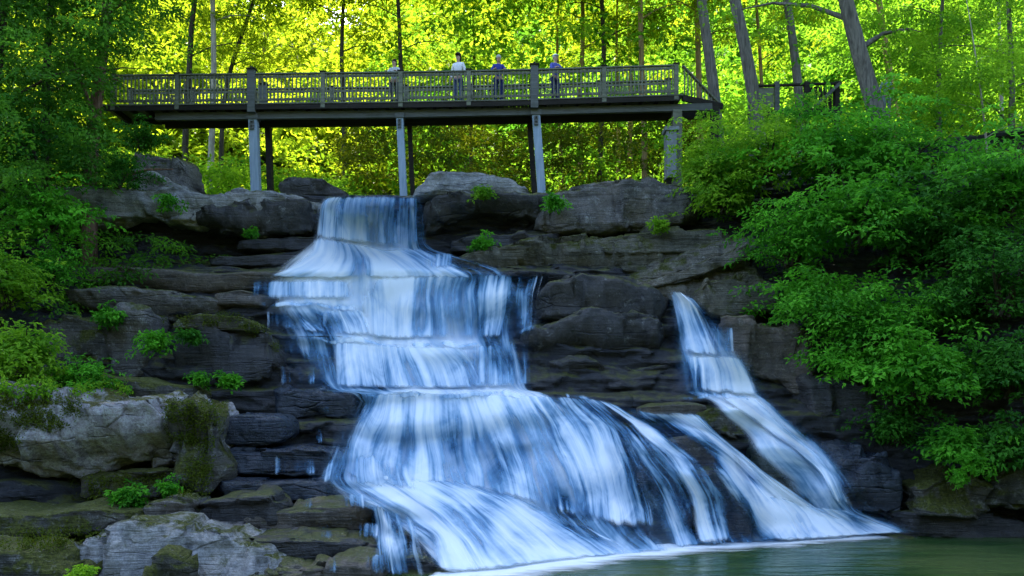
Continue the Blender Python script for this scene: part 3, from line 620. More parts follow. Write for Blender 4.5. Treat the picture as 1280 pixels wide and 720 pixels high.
# apron under it
sheet('foam_apron', [[(392,290,.9),(386,315,1),(352,336,.95),(322,346,.5)],[(412,294,1),(412,318,1),(395,336,1),(372,349,.9)],[(440,302,1),(455,322,1),(455,338,1),(450,349,1)],[(480,311,1),(510,327,1),(530,340,1),(535,350,1)],[(512,308,.9),(540,322,.7),(565,336,.75),(590,350,.7)],[(532,306,.6),(555,314,.4),(572,326,.5),(600,345,.3)]], main, FC, off=.1, ev=(.1,.08), ef=(.05,.15))
sheet(C, V_([522,535,550,562,574], 312, 340, [.3,.55,.5,.65,.5]), main, FB, ev=(.1,.15), ef=(.1,.05))
# wide middle curtain
sheet(C, V_([312,328,345,370,400,430,455], 346, 378, [.5,.6,.6,.55,.7,.55,.8]), main, FA, ev=(.05,.1), ef=(.04,.1))
sheet(C, [[(436,347,.95),(442,372,.8),(450,424,.9)],[(475,345,1),(476,372,1),(478,426,.95)],[(500,343,1),(498,372,.9),(498,427,.85)],[(530,341,.95),(526,370,.6),(524,427,.7)],[(565,339,.7),(558,366,.45),(556,427,.5)],[(600,338,.35),(594,366,.6),(592,427,.6)],[(640,338,.3),(634,366,.7),(630,427,.6)],[(668,340,.25),(660,366,.65),(656,420,.6)],[(692,342,.3),(684,366,.5),(678,404,.5)]], main, FA, ev=(.02,.06), ef=(.08,.08))
# foamy diagonal ledge to the right
sheet('foam_apron', [[(600,420,.8),(600,432,.8)],[(640,412,.75),(635,430,.8)],[(668,398,.6),(664,420,.5)],[(692,390,.3),(690,404,.3)]], main, FC, ev=(.15,.2), ef=(.1,.2))
# left steps
sheet('foam_apron', V_([312,340,380,420,450], lambda x: 374+(x-312)*.02, lambda x: 384+(x-312)*.05, [.8,.95,.95,1,1]), main, FC, off=.1, ev=(.15,.25), ef=(.1,.1))
sheet(C, [[(330,384,.15),(332,400,.2),(335,416,.3)],[(365,384,.25),(372,400,.4),(385,418,.5)],[(385,384,.5),(398,400,.75),(415,420,.8)],[(410,384,.6),(420,400,.35),(432,421,.6)],[(432,384,.8),(445,402,.7),(452,423,.8)],[(456,384,.9),(470,402,.8),(476,424,.9)]], main, FB, ev=(.05,.08), ef=(.08,.1))
sheet('foam_apron', [[(340,416,.4),(342,421,.3)],[(385,418,.8),(386,425,.6)],[(430,420,1),(432,432,.9)],[(480,423,1),(484,438,1)],[(540,424,1),(545,438,1)],[(600,424,1),(604,434,.9)],[(640,422,.8),(642,432,.6)]], main, FC, off=.12, ev=(.2,.3), ef=(.1,.08))
sheet(C, V_([346,362,380,400,414], 421, 448, [.15,.4,.2,.25,.4]), main, FB, ev=(.08,.1))
sheet(C, V_([346,362,380,400,420,436], 449, 487, [.15,.3,.25,.3,.3,.5]), main, FB, ev=(.05,.1))
for a_, b_, xs2, ds2 in ((384,418,[318,340,365,390,420],[.15,.35,.2,.4,.5]),(492,523,[385,400,415,430,450],[.1,.2,.25,.35,.45]),(526,562,[372,390,405,420,440],[.1,.2,.2,.35,.4]),(566,601,[320,350,385,415,440],[.1,.2,.3,.2,.4]),(612,642,[345,375,410,440,470],[.1,.15,.3,.35,.5]),(648,680,[360,395,430,462,480],[.08,.15,.25,.3,.5]),(688,724,[395,420,445,470,490],[.1,.35,.2,.35,.5])):
    sheet(C, V_(xs2, a_, b_, ds2), main, FB, ev=(.15,.25), ef=(.2,.1))
# second curtain
sheet(C, [[(408,424,.7),(408,455,.65),(410,487,.7)],[(430,424,.5),(428,455,.45),(430,488,.6)],[(450,426,.8),(452,455,.8),(458,488,.85)],[(480,428,.95),(486,455,.75),(492,489,.8)],[(505,430,1),(515,455,.6),(524,489,.7)],[(535,431,1),(552,452,.95),(568,489,1)],[(560,431,.95),(585,455,.6),(602,489,.75)],[(590,429,.7),(610,455,.6),(622,488,.7)]], main, FA, ev=(.03,.06), ef=(.08,.1))
sheet(C, V_([575,600,622,645,672], lambda x: 428-(x-575)*.05, 488, [.55,.65,.5,.45,.35]), main, FA, ev=(.04,.06), ef=(.1,.06))
# lip of the great fan
sheet('foam_apron', [[(398,486,.7),(400,492,.4)],[(445,486,.9),(448,498,.9)],[(500,485,1),(505,502,1)],[(560,485,1),(565,503,1)],[(620,486,1),(626,500,.95)],[(680,489,.7),(686,500,.6)],[(735,492,.6),(742,504,.6)],[(770,500,.5),(776,512,.5)]], main, FC, off=.14, ev=(.2,.35), ef=(.06,.08))
# great fan
sheet(C, [[(446,491,.8),(428,520,.35),(410,555,.35),(392,598,.35)],[(465,491,.95),(450,525,.6),(437,560,.4),(425,600,.5)],[(490,490,1),(482,530,.75),(475,565,.5),(468,605,.7)],[(525,490,1),(524,530,.85),(524,570,.65),(522,606,.75)],[(560,490,1),(570,530,.85),(578,570,.7),(585,612,.8)],[(600,490,1),(620,530,.8),(636,575,.6),(650,628,.7)],[(640,491,.85),(664,530,.6),(682,580,.5),(698,645,.55)],[(672,492,.6),(700,530,.55),(722,585,.65),(738,655,.6)],[(705,493,.6),(738,530,.65),(762,590,.7),(775,662,.6)],[(735,496,.7),(775,535,.6),(800,590,.45),(815,668,.5)],[(752,500,.6),(798,540,.45),(832,595,.35),(852,674,.35)]], main, FA, ev=(.02,.06), ef=(.08,.08), off=.09)
# mound at the foot
sheet('foam_apron', [[(385,604,.5),(405,609,.6),(440,618,.4),(474,632,.2)],[(420,598,.55),(445,612,.8),(490,640,.9),(530,668,.7),(552,716,.9)],[(465,592,.7),(500,610,1),(545,642,1),(580,676,.9),(604,716,1)],[(510,590,.7),(555,612,.95),(600,645,1),(635,680,.95),(655,709,1)],[(555,596,.6),(605,616,.85),(655,650,.95),(690,682,.9),(712,701,1)],[(605,606,.5),(655,628,.7),(700,655,.75),(738,678,.8),(765,696,1)],[(650,622,.4),(700,640,.5),(750,656,.55),(795,676,.6),(830,690,.9)]], main, FC, off=.14, ev=(.08,.02), ef=(.16,.10))
sheet(C, [[(404,560,.15),(392,590,.35),(386,608,.3)],[(430,556,.2),(424,585,.4),(420,608,.45)],[(470,560,.3),(470,590,.6),(476,612,.7)],[(520,570,.3),(522,595,.6),(530,618,.7)]], main, FB, off=.2, ev=(.25,.1), ef=(.15,.1))
sheet(C, [[(446,622,.3),(452,650,.25),(455,690,.3),(458,724,.3)],[(462,624,.7),(468,650,.6),(472,690,.55),(474,724,.6)],[(478,628,.8),(484,655,.75),(490,690,.7),(494,724,.7)],[(500,634,.5),(508,660,.4),(514,695,.5),(520,724,.6)],[(530,650,.5),(540,680,.4),(546,700,.5),(556,724,.6)]], main, FB, off=.2, ev=(.1,.02), ef=(.2,.2))
# stream running right off the fan
sheet(C, [[(735,496,.7),(782,528,.8),(826,570,.8),(856,620,.6),(872,682,.6)],[(745,496,.9),(796,530,1),(845,572,1),(878,625,.8),(892,682,.8)],[(758,500,.8),(812,534,.9),(864,575,.95),(895,625,.75),(906,681,.8)],[(772,504,.4),(838,540,.5),(892,582,.5),(924,632,.4),(934,680,.5)]], main, FA, off=.12, ev=(.05,.03), ef=(.12,.12))
sheet(C, [[(790,514,.5),(826,540,.6),(866,576,.7),(908,634,.6),(930,684,.6)],[(822,514,.9),(864,540,.8),(902,570,1),(952,625,.8),(982,678,.9)],[(846,513,.9),(886,540,1),(924,575,1),(985,628,.85),(1022,675,.9)],[(868,514,.7),(896,542,.7),(940,580,.8),(1006,632,.75),(1062,671,.9)],[(880,520,.3),(905,548,.3),(960,592,.5),(1030,640,.6),(1105,668,.8)],], side, FA, off=.12, ev=(.05,.02), ef=(.1,.08))
# side fall
sheet(C, [[(832,358,.6),(838,375,.7),(842,400,.6),(846,440,.6)],[(840,362,.9),(850,376,1),(858,405,.9),(866,446,.9)],[(848,364,.8),(864,380,.9),(876,410,.75),(888,448,.8)],[(854,366,.5),(874,385,.6),(890,415,.5),(905,448,.6)]], side, FA, off=.12, ev=(.03,.06), ef=(.12,.15), bulge=.15)
sheet(C, V_([880,890,902,914,926], lambda x: 398+(x-880)*.2, 446, [.3,.45,.3,.5,.35]), side, FB, ev=(.08,.1), ef=(.1,.1))
sheet(C, [[(846,440,.4),(848,462,.5),(852,490,.6)],[(866,442,.8),(868,464,.45),(872,492,.6)],[(890,442,.9),(900,464,.8),(905,494,.8)],[(915,442,.9),(928,466,1),(938,496,1)],[(936,446,.5),(945,468,.5),(955,500,.5)]], side, FA, off=.1, ev=(.06,.08), ef=(.12,.15))
sheet('foam_apron', [[(840,492,.5),(850,500,.5)],[(870,488,.8),(882,503,.6)],[(905,486,1),(912,503,.9)],[(945,488,.9),(960,506,.9)]], side, FC, off=.12, ev=(.2,.3), ef=(.12,.1))
sheet(C, [[(896,496,.7),(925,516,.7),(950,538,.5),(985,562,.5),(1015,590,.5),(1040,632,.5)],[(915,494,.9),(940,514,1),(970,535,1),(1005,560,.95),(1032,590,.8),(1052,634,.7)],[(938,494,.9),(962,516,.9),(990,540,.7),(1020,565,.6),(1045,598,.5),(1064,638,.5)],[(952,498,.3),(978,520,.2),(1008,544,.12),(1036,570,.1),(1058,602,.1),(1078,640,.1)]], side, FA, off=.14, ev=(.03,.05), ef=(.1,.3))
sheet('foam_apron', [[(930,612,.6),(950,640,.7),(960,680,.9)],[(970,618,.7),(990,642,.9),(1005,677,1)],[(1010,630,.7),(1035,648,.9),(1060,672,1)],[(1045,634,.6),(1080,650,.8),(1115,668,1)],[(1064,638,.4),(1110,654,.5),(1155,666,.6)]], side, FC, off=.13, ev=(.12,.03), ef=(.1,.12))

bvh = bvh_rock
# foam on the pool
m, nt = newmat('pool foam'); n = N(nt); pos = n('NewGeometry').outputs['Position']
e = n('Attribute', attribute_name='edge').outputs['Fac']
s = n.noise(n.mapv(pos, (.9, 2.6, 1)), 1.2, 5, .6, .5)
al = n.ramp(n.math('ADD', n.math('MULTIPLY', e, 1.3), n.math('MULTIPLY_ADD', s, 1.1, -.7)), [(.12, 0), (.75, 1)])
p = n('BsdfPrincipled', {'Base Color': (.85, .88, .88, 1), 'Roughness': .6}); x = n('MixShader', {0: al, 1: n('BsdfTransparent').outputs[0], 2: p.outputs[0]}); n('OutputMaterial', {0: x.outputs[0]})
lx = np.array([520, 560, 640, 720, 800, 870, 950, 1050, 1150, 1190]); ly = np.array([735, 712, 702, 692, 685, 679, 675, 669, 663, 664]); wd = np.array([.8, 2.8, 3.0, 2.9, 2.3, 2.0, 1.9, 1.6, 1.2, .5])
qx = np.linspace(520, 1190, 160); qy = np.interp(qx, lx, ly); qw = np.interp(qx, lx, wd)*(1+.25*perlin(np.stack([qx*.02, qx*0, qx*0], 1)))
Yb = EYE*F/(qy-HOR); Vf, Ef = [], []
for k in range(14):
    t = k/13; Yk = Yb+.5-t*(qw+.5); Vf.append(np.stack([(qx-640)/F*Yb, Yk, np.full_like(qx, .02)], 1)); Ef.append(sm((1-t)*1.25)*sm((qx-520)/40)*sm((1190-qx)/60))
fm = mesh('pool_foam', np.concatenate(Vf), grid_faces(14, 160), m, None, True, {'edge': np.concatenate(Ef)})
setp(fm, 'white foam spreading over the pool where the falls land', kind='stuff')

# ------------------------------------------------------------------ foliage
def leaves(Pc, D, Nn, L, Wd, tint=None, fold=.25):
    "folded pointed leaves: base at Pc, axis D, normal Nn"
    n_ = len(Pc); D = D/(np.linalg.norm(D, axis=1)[:, None]+1e-9)
    Sd = np.cross(D, Nn); Sd /= np.linalg.norm(Sd, axis=1)[:, None]+1e-9; Nn = np.cross(Sd, D)
    L = np.broadcast_to(L, n_)[:, None]; Wd = np.broadcast_to(Wd, n_)[:, None]
    b = Pc; tip = Pc+D*L-Nn*L*.12; m_ = Pc+D*L*.48
    l = m_+Sd*Wd*.5+Nn*Wd*fold; r = m_-Sd*Wd*.5+Nn*Wd*fold
    V = np.stack([b, l, tip, r], 1).reshape(-1, 3)
    i = np.arange(n_)[:, None]*4
    Fc = np.concatenate([i+[0, 1, 2], i+[0, 2, 3]])
    t = np.repeat(rng.uniform(0, 1, n_) if tint is None else tint, 4)
    return V, Fc, t
def rand_dir(n_, zs=1.0):
    v = rng.normal(size=(n_, 3)); v[:, 2] *= zs; return v/np.linalg.norm(v, axis=1)[:, None]
def sprays(centers, per, R, Lf, Wf, flat=.35, droop=.25, out=None):
    "each centre carries a roughly level plate of leaves"
    nS = len(centers); k = per
    c = np.repeat(centers, k, 0); nn = nS*k
    tilt = np.repeat(rand_dir(nS)*np.array([flat, flat, 0])+[0, 0, 1], k, 0)
    if out is not None: tilt = tilt+np.repeat(out, k, 0)*.35
    tilt /= np.linalg.norm(tilt, axis=1)[:, None]
    a = rng.uniform(0, 2*math.pi, nn); rr = np.sqrt(rng.uniform(0, 1, nn))
    d = np.stack([np.cos(a), np.sin(a), np.zeros(nn)], 1); d -= tilt*(d*tilt).sum(1)[:, None]; d /= np.linalg.norm(d, axis=1)[:, None]
    Rn = np.repeat(rng.uniform(.6, 1.2, nS)*R, k)
    p = c+d*(rr*Rn)[:, None]+tilt*rng.normal(0, .10, nn)[:, None]*R; p[:, 2] -= droop*Rn*rr**2
    ax = d+rng.normal(0, .45, (nn, 3)); ax[:, 2] -= droop*.8
    nr = tilt+rng.normal(0, .3, (nn, 3))
    tn = np.clip(np.repeat(rng.uniform(0, 1, nS), k)*.75+rng.uniform(0, .25, nn), 0, 1)
    s = rng.uniform(.7, 1.2, nn)
    return leaves(p, ax, nr, Lf*s, Wf*s, tn)
def blob_pts(n_, r, shell=.55, zs=.8, lump=.35, seed=0):
    d = rand_dir(n_); rr = rng.uniform(shell, 1, n_)
    lf = 1+lump*2*perlin(d*1.7+seed*9.1)
    return d*(rr*lf)[:, None]*np.array([r, r, r*zs]), d
LM = {}
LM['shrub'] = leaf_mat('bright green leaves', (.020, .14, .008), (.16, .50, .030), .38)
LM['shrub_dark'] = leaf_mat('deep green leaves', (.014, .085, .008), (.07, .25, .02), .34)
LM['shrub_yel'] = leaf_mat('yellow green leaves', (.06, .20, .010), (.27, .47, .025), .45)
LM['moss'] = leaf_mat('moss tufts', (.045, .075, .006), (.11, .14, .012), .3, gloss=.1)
LM['forest'] = leaf_mat('forest leaves with painted sun glow', (.13, .24, .008), (.38, .43, .016), .7, bs=.22)  # yellow stands for sun shining through, put into the leaf colour
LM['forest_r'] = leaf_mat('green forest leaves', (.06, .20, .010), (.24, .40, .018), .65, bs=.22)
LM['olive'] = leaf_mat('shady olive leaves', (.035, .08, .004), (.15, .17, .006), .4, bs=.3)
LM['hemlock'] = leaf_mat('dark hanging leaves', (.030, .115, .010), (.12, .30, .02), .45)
BK = {'red': bark_mat('reddish bark', (.10, .055, .035), (.24, .15, .10)), 'grey': bark_mat('grey bark', (.09, .08, .07), (.22, .20, .17)),
      'pale': bark_mat('pale bark', (.25, .22, .17), (.48, .43, .34)), 'dark': bark_mat('dark bark', (.035, .03, .022), (.09, .075, .055)),
      'warm': bark_mat('bark with painted warm sunlight', (.22, .14, .06), (.45, .31, .14))}  # orange sunlight on the trunks is put into the warm bark colour
def shrub_parts(r, n_sp, leaf, mat, seed, zs=.75, per=11, plate=.22, stems=9, shell=.45):
    pts, d = blob_pts(n_sp, r, shell, zs, .75, seed); pts[:, 2] += r*zs*.75
    keep = pts[:, 2] > .05; pts = pts[keep]; d = d[keep]
    V, Fc, t = sprays(pts, per, plate, leaf, leaf*.5, flat=.22, droop=.22, out=d*np.array([1, 1, 0]))
    mb = MB()
    for k in range(stems):
        e = pts[rng.integers(len(pts))]*.92; m_ = e*.5+np.array([0, 0, .25*r])+rng.normal(0, .06, 3)*r
        mb.tube([rng.normal(0, .08, 3)*[1, 1, 0]*r, m_*.5, m_, e], [.035*r, .028*r, .02*r, .008], 6)
    return (V, Fc, t), mb, mat
def shrub(label, px, py, Y, r, mat='shrub', n_sp=420, leaf=.17, zs=.75, per=11, plate=.24, name='shrub', cat='shrub', group=None, shell=.45, stems=9):
    "px,py: middle of the plant"
    (V, Fc, t), mb, mt = shrub_parts(r, n_sp, leaf*rng.uniform(.85, 1.2), mat, rng.uniform(0, 9), zs, per, plate, stems, shell)
    x, y, z = at(px, py, Y); root = empty(name, (x, y, z-r*zs*.75)); setp(root, label, cat, group)
    mesh('foliage', V, Fc, LM[mat], root, False, {'tint': t})
    mb.build('stem', BK['dark'], root, True)
    return root
def small_plant(label, px, py, Y, r, mat='shrub', n=26, leaf=.2, name='fern', cat='plant', up=.7, droop=.5):
    x, y, z = at(px, py, Y); root = np.array([0, .12, -.25*r])
    pts, d = blob_pts(n*2, r*.8, .05, .75, .5, px*.1)
    V, Fc, t = sprays(pts, 16, r*.30, leaf, leaf*.5, flat=.7, droop=.35, out=d)
    Vs, Fs, ts = [V], [Fc], [t]; o = len(V)
    for p in pts:                                     # stems run together at the root
        q0 = np.array([root, root*.4+p*.6+[0, 0, .1*r], p]); wv = np.array([.008, 0, 0])
        rb = np.concatenate([q0-wv, q0+wv]); Vs.append(rb); Fs.append(np.array([[0, 1, 4], [0, 4, 3], [1, 2, 5], [1, 5, 4]])+o); ts.append(np.full(6, .2)); o += 6
    ob = mesh(name, np.concatenate(Vs), np.concatenate(Fs), LM[mat], None, False, {'tint': np.concatenate(ts)})
    ob.location = (x, y, z); return setp(ob, label, cat)
def moss_cushion(label, pts, Y, mat='moss', n=1500, leaf=.06, thick=.06):
    "creeping tufts strewn over the rock under an outline, found by casting on to the rock"
    pts = np.array(pts, float); P_, D_ = [], []
    x0_, y0_ = pts.min(0); x1_, y1_ = pts.max(0); tries = 0
    while len(P_) < n and tries < n*8:
        tries += 1; x = rng.uniform(x0_, x1_); y = rng.uniform(y0_, y1_)
        ins = False; j = len(pts)-1
        for i in range(len(pts)):
            if (pts[i][1] > y) != (pts[j][1] > y) and x < (pts[j][0]-pts[i][0])*(y-pts[i][1])/(pts[j][1]-pts[i][1])+pts[i][0]: ins = not ins
            j = i
        if not ins or perlin(np.array([[x*.035, y*.06, Y]]))[0] < -.12: continue
        d = Vector(((x-640)/F, 1.0, (HOR-y)/F)); h = bvh.ray_cast(cam_o, d.normalized())
        if h[0] is None or h[0].y > Y+4: continue
        nn = h[1] if h[1].y < 0 else -h[1]
        P_.append(np.array(h[0])); D_.append(np.array(nn))
    P_ = np.array(P_); D_ = np.array(D_)
    k_ = rng.uniform(size=len(P_)) < .6; P_ = P_[k_]; D_ = D_[k_]
    q = np.repeat(P_, 4, 0)+rng.normal(0, .05, (len(P_)*4, 3)); dd = np.repeat(D_, 4, 0)
    q += dd*np.abs(rng.normal(0, thick*.4, (len(q), 1)))
    V, Fc, t = leaves(q, dd*.5+rand_dir(len(q))*.7+[0, 0, .2], dd+rng.normal(0, .4, dd.shape)+[0, 0, .6], rng.uniform(.6, 1.3, len(q))*leaf, leaf*.55)
    org = V.mean(0); ob = mesh('moss_patch', V-org, Fc, LM[mat], None, False, {'tint': t}); ob.location = org
    return setp(ob, label, 'moss')

# right hand bushes
R = [
 ('yellow green shrub crowding the right end of the bridge above the crest boulder', 892, 202, 29.5, 1.45, 'shrub_yel', 420),
 ('low bright shrub spilling over the crest right of the smooth grey boulder', 905, 240, 28.6, 1.25, 'shrub_yel', 260),
 ('leafy green shrub in front of the leaning grey trunk at the bridge end', 962, 190, 28.2, 1.9, 'shrub_yel', 460),
 ('wide shrub below the hidden walkway with a brown shady middle', 1040, 182, 27.2, 2.0, 'shrub', 480),
 ('shrub at the foot of the thick leaning trunk, upper right', 1120, 190, 26.6, 1.7, 'shrub', 420),
 ('fresh green shrub overhanging the ledges left of the big bush bank', 990, 300, 26.0, 1.45, 'shrub', 380),
 ('bright layered shrub in the middle of the right bank, highest of the big bright ones', 1075, 262, 25.2, 1.85, 'shrub', 520),
 ('bright spreading shrub hanging over the rounded lichen spotted rock', 1010, 372, 24.6, 1.25, 'shrub', 330),
 ('broad bright shrub in the centre of the right bank with flat leaf layers', 1090, 398, 23.6, 1.6, 'shrub', 480),
 ('lowest bright shrub arching over the black hollow on the right', 1150, 462, 22.6, 1.35, 'shrub', 400),
 ('small bright shrub just above the dark lumpy rock', 1060, 452, 23.4, .85, 'shrub', 200),
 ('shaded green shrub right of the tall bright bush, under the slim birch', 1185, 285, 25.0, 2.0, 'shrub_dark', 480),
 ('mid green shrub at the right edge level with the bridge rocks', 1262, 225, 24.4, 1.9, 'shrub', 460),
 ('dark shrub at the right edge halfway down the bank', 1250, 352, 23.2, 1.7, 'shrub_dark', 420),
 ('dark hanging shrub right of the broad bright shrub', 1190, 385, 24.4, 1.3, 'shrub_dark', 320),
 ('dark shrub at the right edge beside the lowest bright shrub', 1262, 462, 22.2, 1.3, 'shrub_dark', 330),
 ('small bright sapling shrub low on the bank above the mossy boulder', 1195, 556, 21.6, .62, 'shrub', 130),
 ('dim low shrub under the arching bright one on the dark bank', 1120, 530, 23.0, .9, 'shrub_dark', 170),
 ('dim green shrub at the right edge near the pool', 1262, 556, 21.4, .9, 'shrub_dark', 190),
]
for l, px, py, Y, r, mt, k in R: shrub(l, px, py, Y, r, mt, int(k*.52), leaf=.165, plate=.42, per=24)
# left plants
Lf = [
 ('small dark drooping shrub under the left end of the bridge', 178, 172, 32.2, .75, 'shrub_dark', 150),
 ('dark fern like shrub filling the upper left edge beside the reddish trunk', 40, 178, 27.0, 1.8, 'shrub_dark', 460),
 ('low dark shrub at the foot of the reddish trunk', 150, 212, 29.4, 1.15, 'shrub_dark', 260),
 ('drooping green shrub over the left end of the long pale ledge', 62, 268, 26.2, 1.35, 'shrub', 330),
 ('bright shrub at the left edge beside the long brown ledge', 10, 352, 24.0, 1.25, 'shrub_yel', 330),
 ('bright leafy shrub hanging by the dark recess on the left', 62, 335, 25.6, .95, 'shrub', 220),
 ('yellow green low shrub on the shelf above the huge lichen boulder', 28, 440, 21.6, 1.0, 'shrub_yel', 300),
 ('small green shrub growing at the right end of the shelf above the lichen boulder', 105, 470, 22.4, .62, 'shrub', 150),
]
for l, px, py, Y, r, mt, k in Lf: shrub(l, px, py, Y, r, mt, k, leaf=.14)
SP = [
 ('tuft of fern growing from the crack right of the third bridge post', 693, 252, 29.0, .55, 'shrub', 26),
 ('rounded green fern tuft in the hollow right of the top fall', 601, 304, 29.3, .55, 'shrub', 26),
 ('small yellow green tuft on the layered ledge below the crest boulder', 826, 280, 28.2, .42, 'shrub_yel', 20),
 ('pale green straggling plant on the pointed crest rock', 604, 240, 30.0, .5, 'shrub_yel', 16),
 ('leafy sprig on the face of the long pale ledge', 210, 250, 29.0, .5, 'shrub', 18),
 ('tiny green plant hanging under the long pale ledge near the falls', 315, 290, 29.6, .3, 'shrub', 14),
 ('bright little plant below the black cave like block', 288, 474, 23.8, .42, 'shrub', 22),
 ('small leafy plant left of the bright little one on the dark rock', 250, 472, 23.8, .36, 'shrub', 18),
 ('leafy plant climbing the right side of the upright bluish block', 196, 425, 24.6, .65, 'shrub', 28),
 ('green plant rooted above the upright bluish block', 134, 392, 24.6, .5, 'shrub', 22),
 ('hanging sprig right of the climbing plant on the dark block', 240, 420, 24.4, .45, 'shrub_dark', 18),
 ('bright fern in the dark gap beneath the huge lichen boulder', 160, 620, 19.2, .5, 'shrub', 24),
 ('smaller fern right of the bright one beneath the lichen boulder', 212, 608, 19.4, .4, 'shrub', 18),
 ('yellow moss tuft on the mossy knob at the bottom edge', 105, 716, 15.6, .3, 'shrub_yel', 16),
 ('bright pair of leaves low on the right bank over the mossy boulder', 1218, 576, 20.9, .5, 'shrub', 18),
 ('small fern on top of the lichen dotted right bank boulder', 1200, 596, 20.9, .35, 'shrub', 16),
]
for l, px, py, Y, r, mt, k in SP: small_plant(l, px, py, Y, r, mt, k, leaf=.13 if r > .4 else .1)
moss_cushion('golden green moss sheet over the top of the huge lichen boulder', [(-10,490),(60,496),(110,500),(95,530),(60,540),(40,530),(20,560),(-10,560)], 20, n=1600)
moss_cushion('moss curtain on the right end of the lichen boulder', [(205,500),(285,505),(268,530),(262,600),(238,606),(232,560),(205,540)], 20.5, n=1200)
moss_cushion('green moss on the stones tucked beneath the lichen boulder', [(88,600),(235,588),(262,600),(262,622),(90,626)], 20, 'moss', n=900)
moss_cushion('olive moss strip above the pale corner slab', [(-5,668),(120,660),(135,668),(60,690),(-5,688)], 18, n=700)
moss_cushion('bright moss and seedlings on the shelf above the lichen boulder', [(-10,462),(60,462),(165,480),(165,494),(60,498),(-10,490)], 22, 'shrub_yel', n=900, leaf=.1, thick=.25)
moss_cushion('moss rim along the rounded top of the black cave like block', [(200,396),(300,392),(345,420),(350,445),(335,430),(300,406),(205,410)], 25, n=600)

# ------------------------------------------------------------------ trees
def tree(label, path, Y, w, bark, crown='forest', crown_z=(7, 16), crown_r=3.0, n_cl=46, per=120, leaf=.17, lean_top=None, height=None, limbs=7, name='tree', cat='tree', low=0.0, group=None):
    """path: (px,py) up the trunk as seen; w trunk width in px at its foot; the trunk carries on above the frame"""
    pts = [np.array(at(px, py, Y)) for px, py in path]
    g = float(ground_z(np.array([pts[0][0]]), np.array([Y]))[0])
    if pts[0][2] > g: pts.insert(0, np.array([pts[0][0]+(pts[0][0]-pts[1][0])*.2, Y, g-.3]))
    d = pts[-1]-pts[-2]; d /= np.linalg.norm(d)
    H = height or 20
    topz = pts[0][2]+H
    cur = pts[-1].copy(); k = 0
    while cur[2] < topz and k < 12:
        d = d*.8+np.array([0, 0, 1])*.2+rng.normal(0, .03, 3); d /= np.linalg.norm(d); cur = cur+d*2.2; pts.append(cur.copy()); k += 1
    pts = np.array(pts); base = pts[0].copy(); rel = pts-base
    s = np.concatenate([[0], np.cumsum(np.linalg.norm(np.diff(rel, axis=0), axis=1))]); Ltot = s[-1]
    # resample with a little wander
    m_ = 26; t = np.linspace(0, Ltot, m_); Q = np.stack([np.interp(t, s, rel[:, i]) for i in range(3)], 1)
    Q[:, 0] = np.concatenate([[Q[0, 0]], blur1(Q[:, 0], 2)[1:-1], [Q[-1, 0]]])
    r0 = w/F*Y/2
    mb = MB(); rs = r0*(1.0-.85*(t/Ltot)**1.1); rs[0] *= 1.35
    mb.tube(Q, rs, 12)
    root = empty(name, tuple(base)); setp(root, label, cat, group)
    cz0, cz1 = crown_z; cen = []
    for k in range(limbs):
        zz = cz0+(cz1-cz0)*(k+.5)/limbs; zz = min(zz, Ltot*.93)
        o_ = np.array([np.interp(zz, t, Q[:, i]) for i in range(3)])
        a = k*2.4+rng.uniform(0, 1); ln = crown_r*rng.uniform(.6, 1.0)*(1-.3*k/limbs)
        dr = np.array([math.cos(a), math.sin(a), 0]); p = [o_, o_+dr*ln*.35+[0, 0, ln*.22], o_+dr*ln*.7+[0, 0, ln*.34], o_+dr*ln+[0, 0, ln*.36]]
        rb = np.interp(zz, t, rs)*.42; mb.tube(p, [rb, rb*.7, rb*.45, rb*.18], 6)
        cen += p[1:]
    mb.build('trunk', BK[bark], root, True)
    cen = np.array(cen)
    c = cen[rng.integers(len(cen), size=n_cl)]+rng.normal(0, 1, (n_cl, 3))*np.array([.28, .28, .16])*crown_r
    c[:, 2] = np.maximum(c[:, 2], low+cz0*.7)
    if Y < 33:                                        # the bridge stays clear of the crowns before it
        wp = c+base; ppx = 640+F*wp[:, 0]/wp[:, 1]; ppy = HOR-F*(wp[:, 2]-EYE)/wp[:, 1]
        c = c[~((ppx > 128) & (ppx < 905) & (ppy > 62) & (ppy < 250))]
    V, Fc, tn = sprays(c, per, .75, leaf, leaf*.5, flat=.45, droop=.3)
    mesh('crown', V, Fc, LM[crown], root, False, {'tint': tn})
    return root

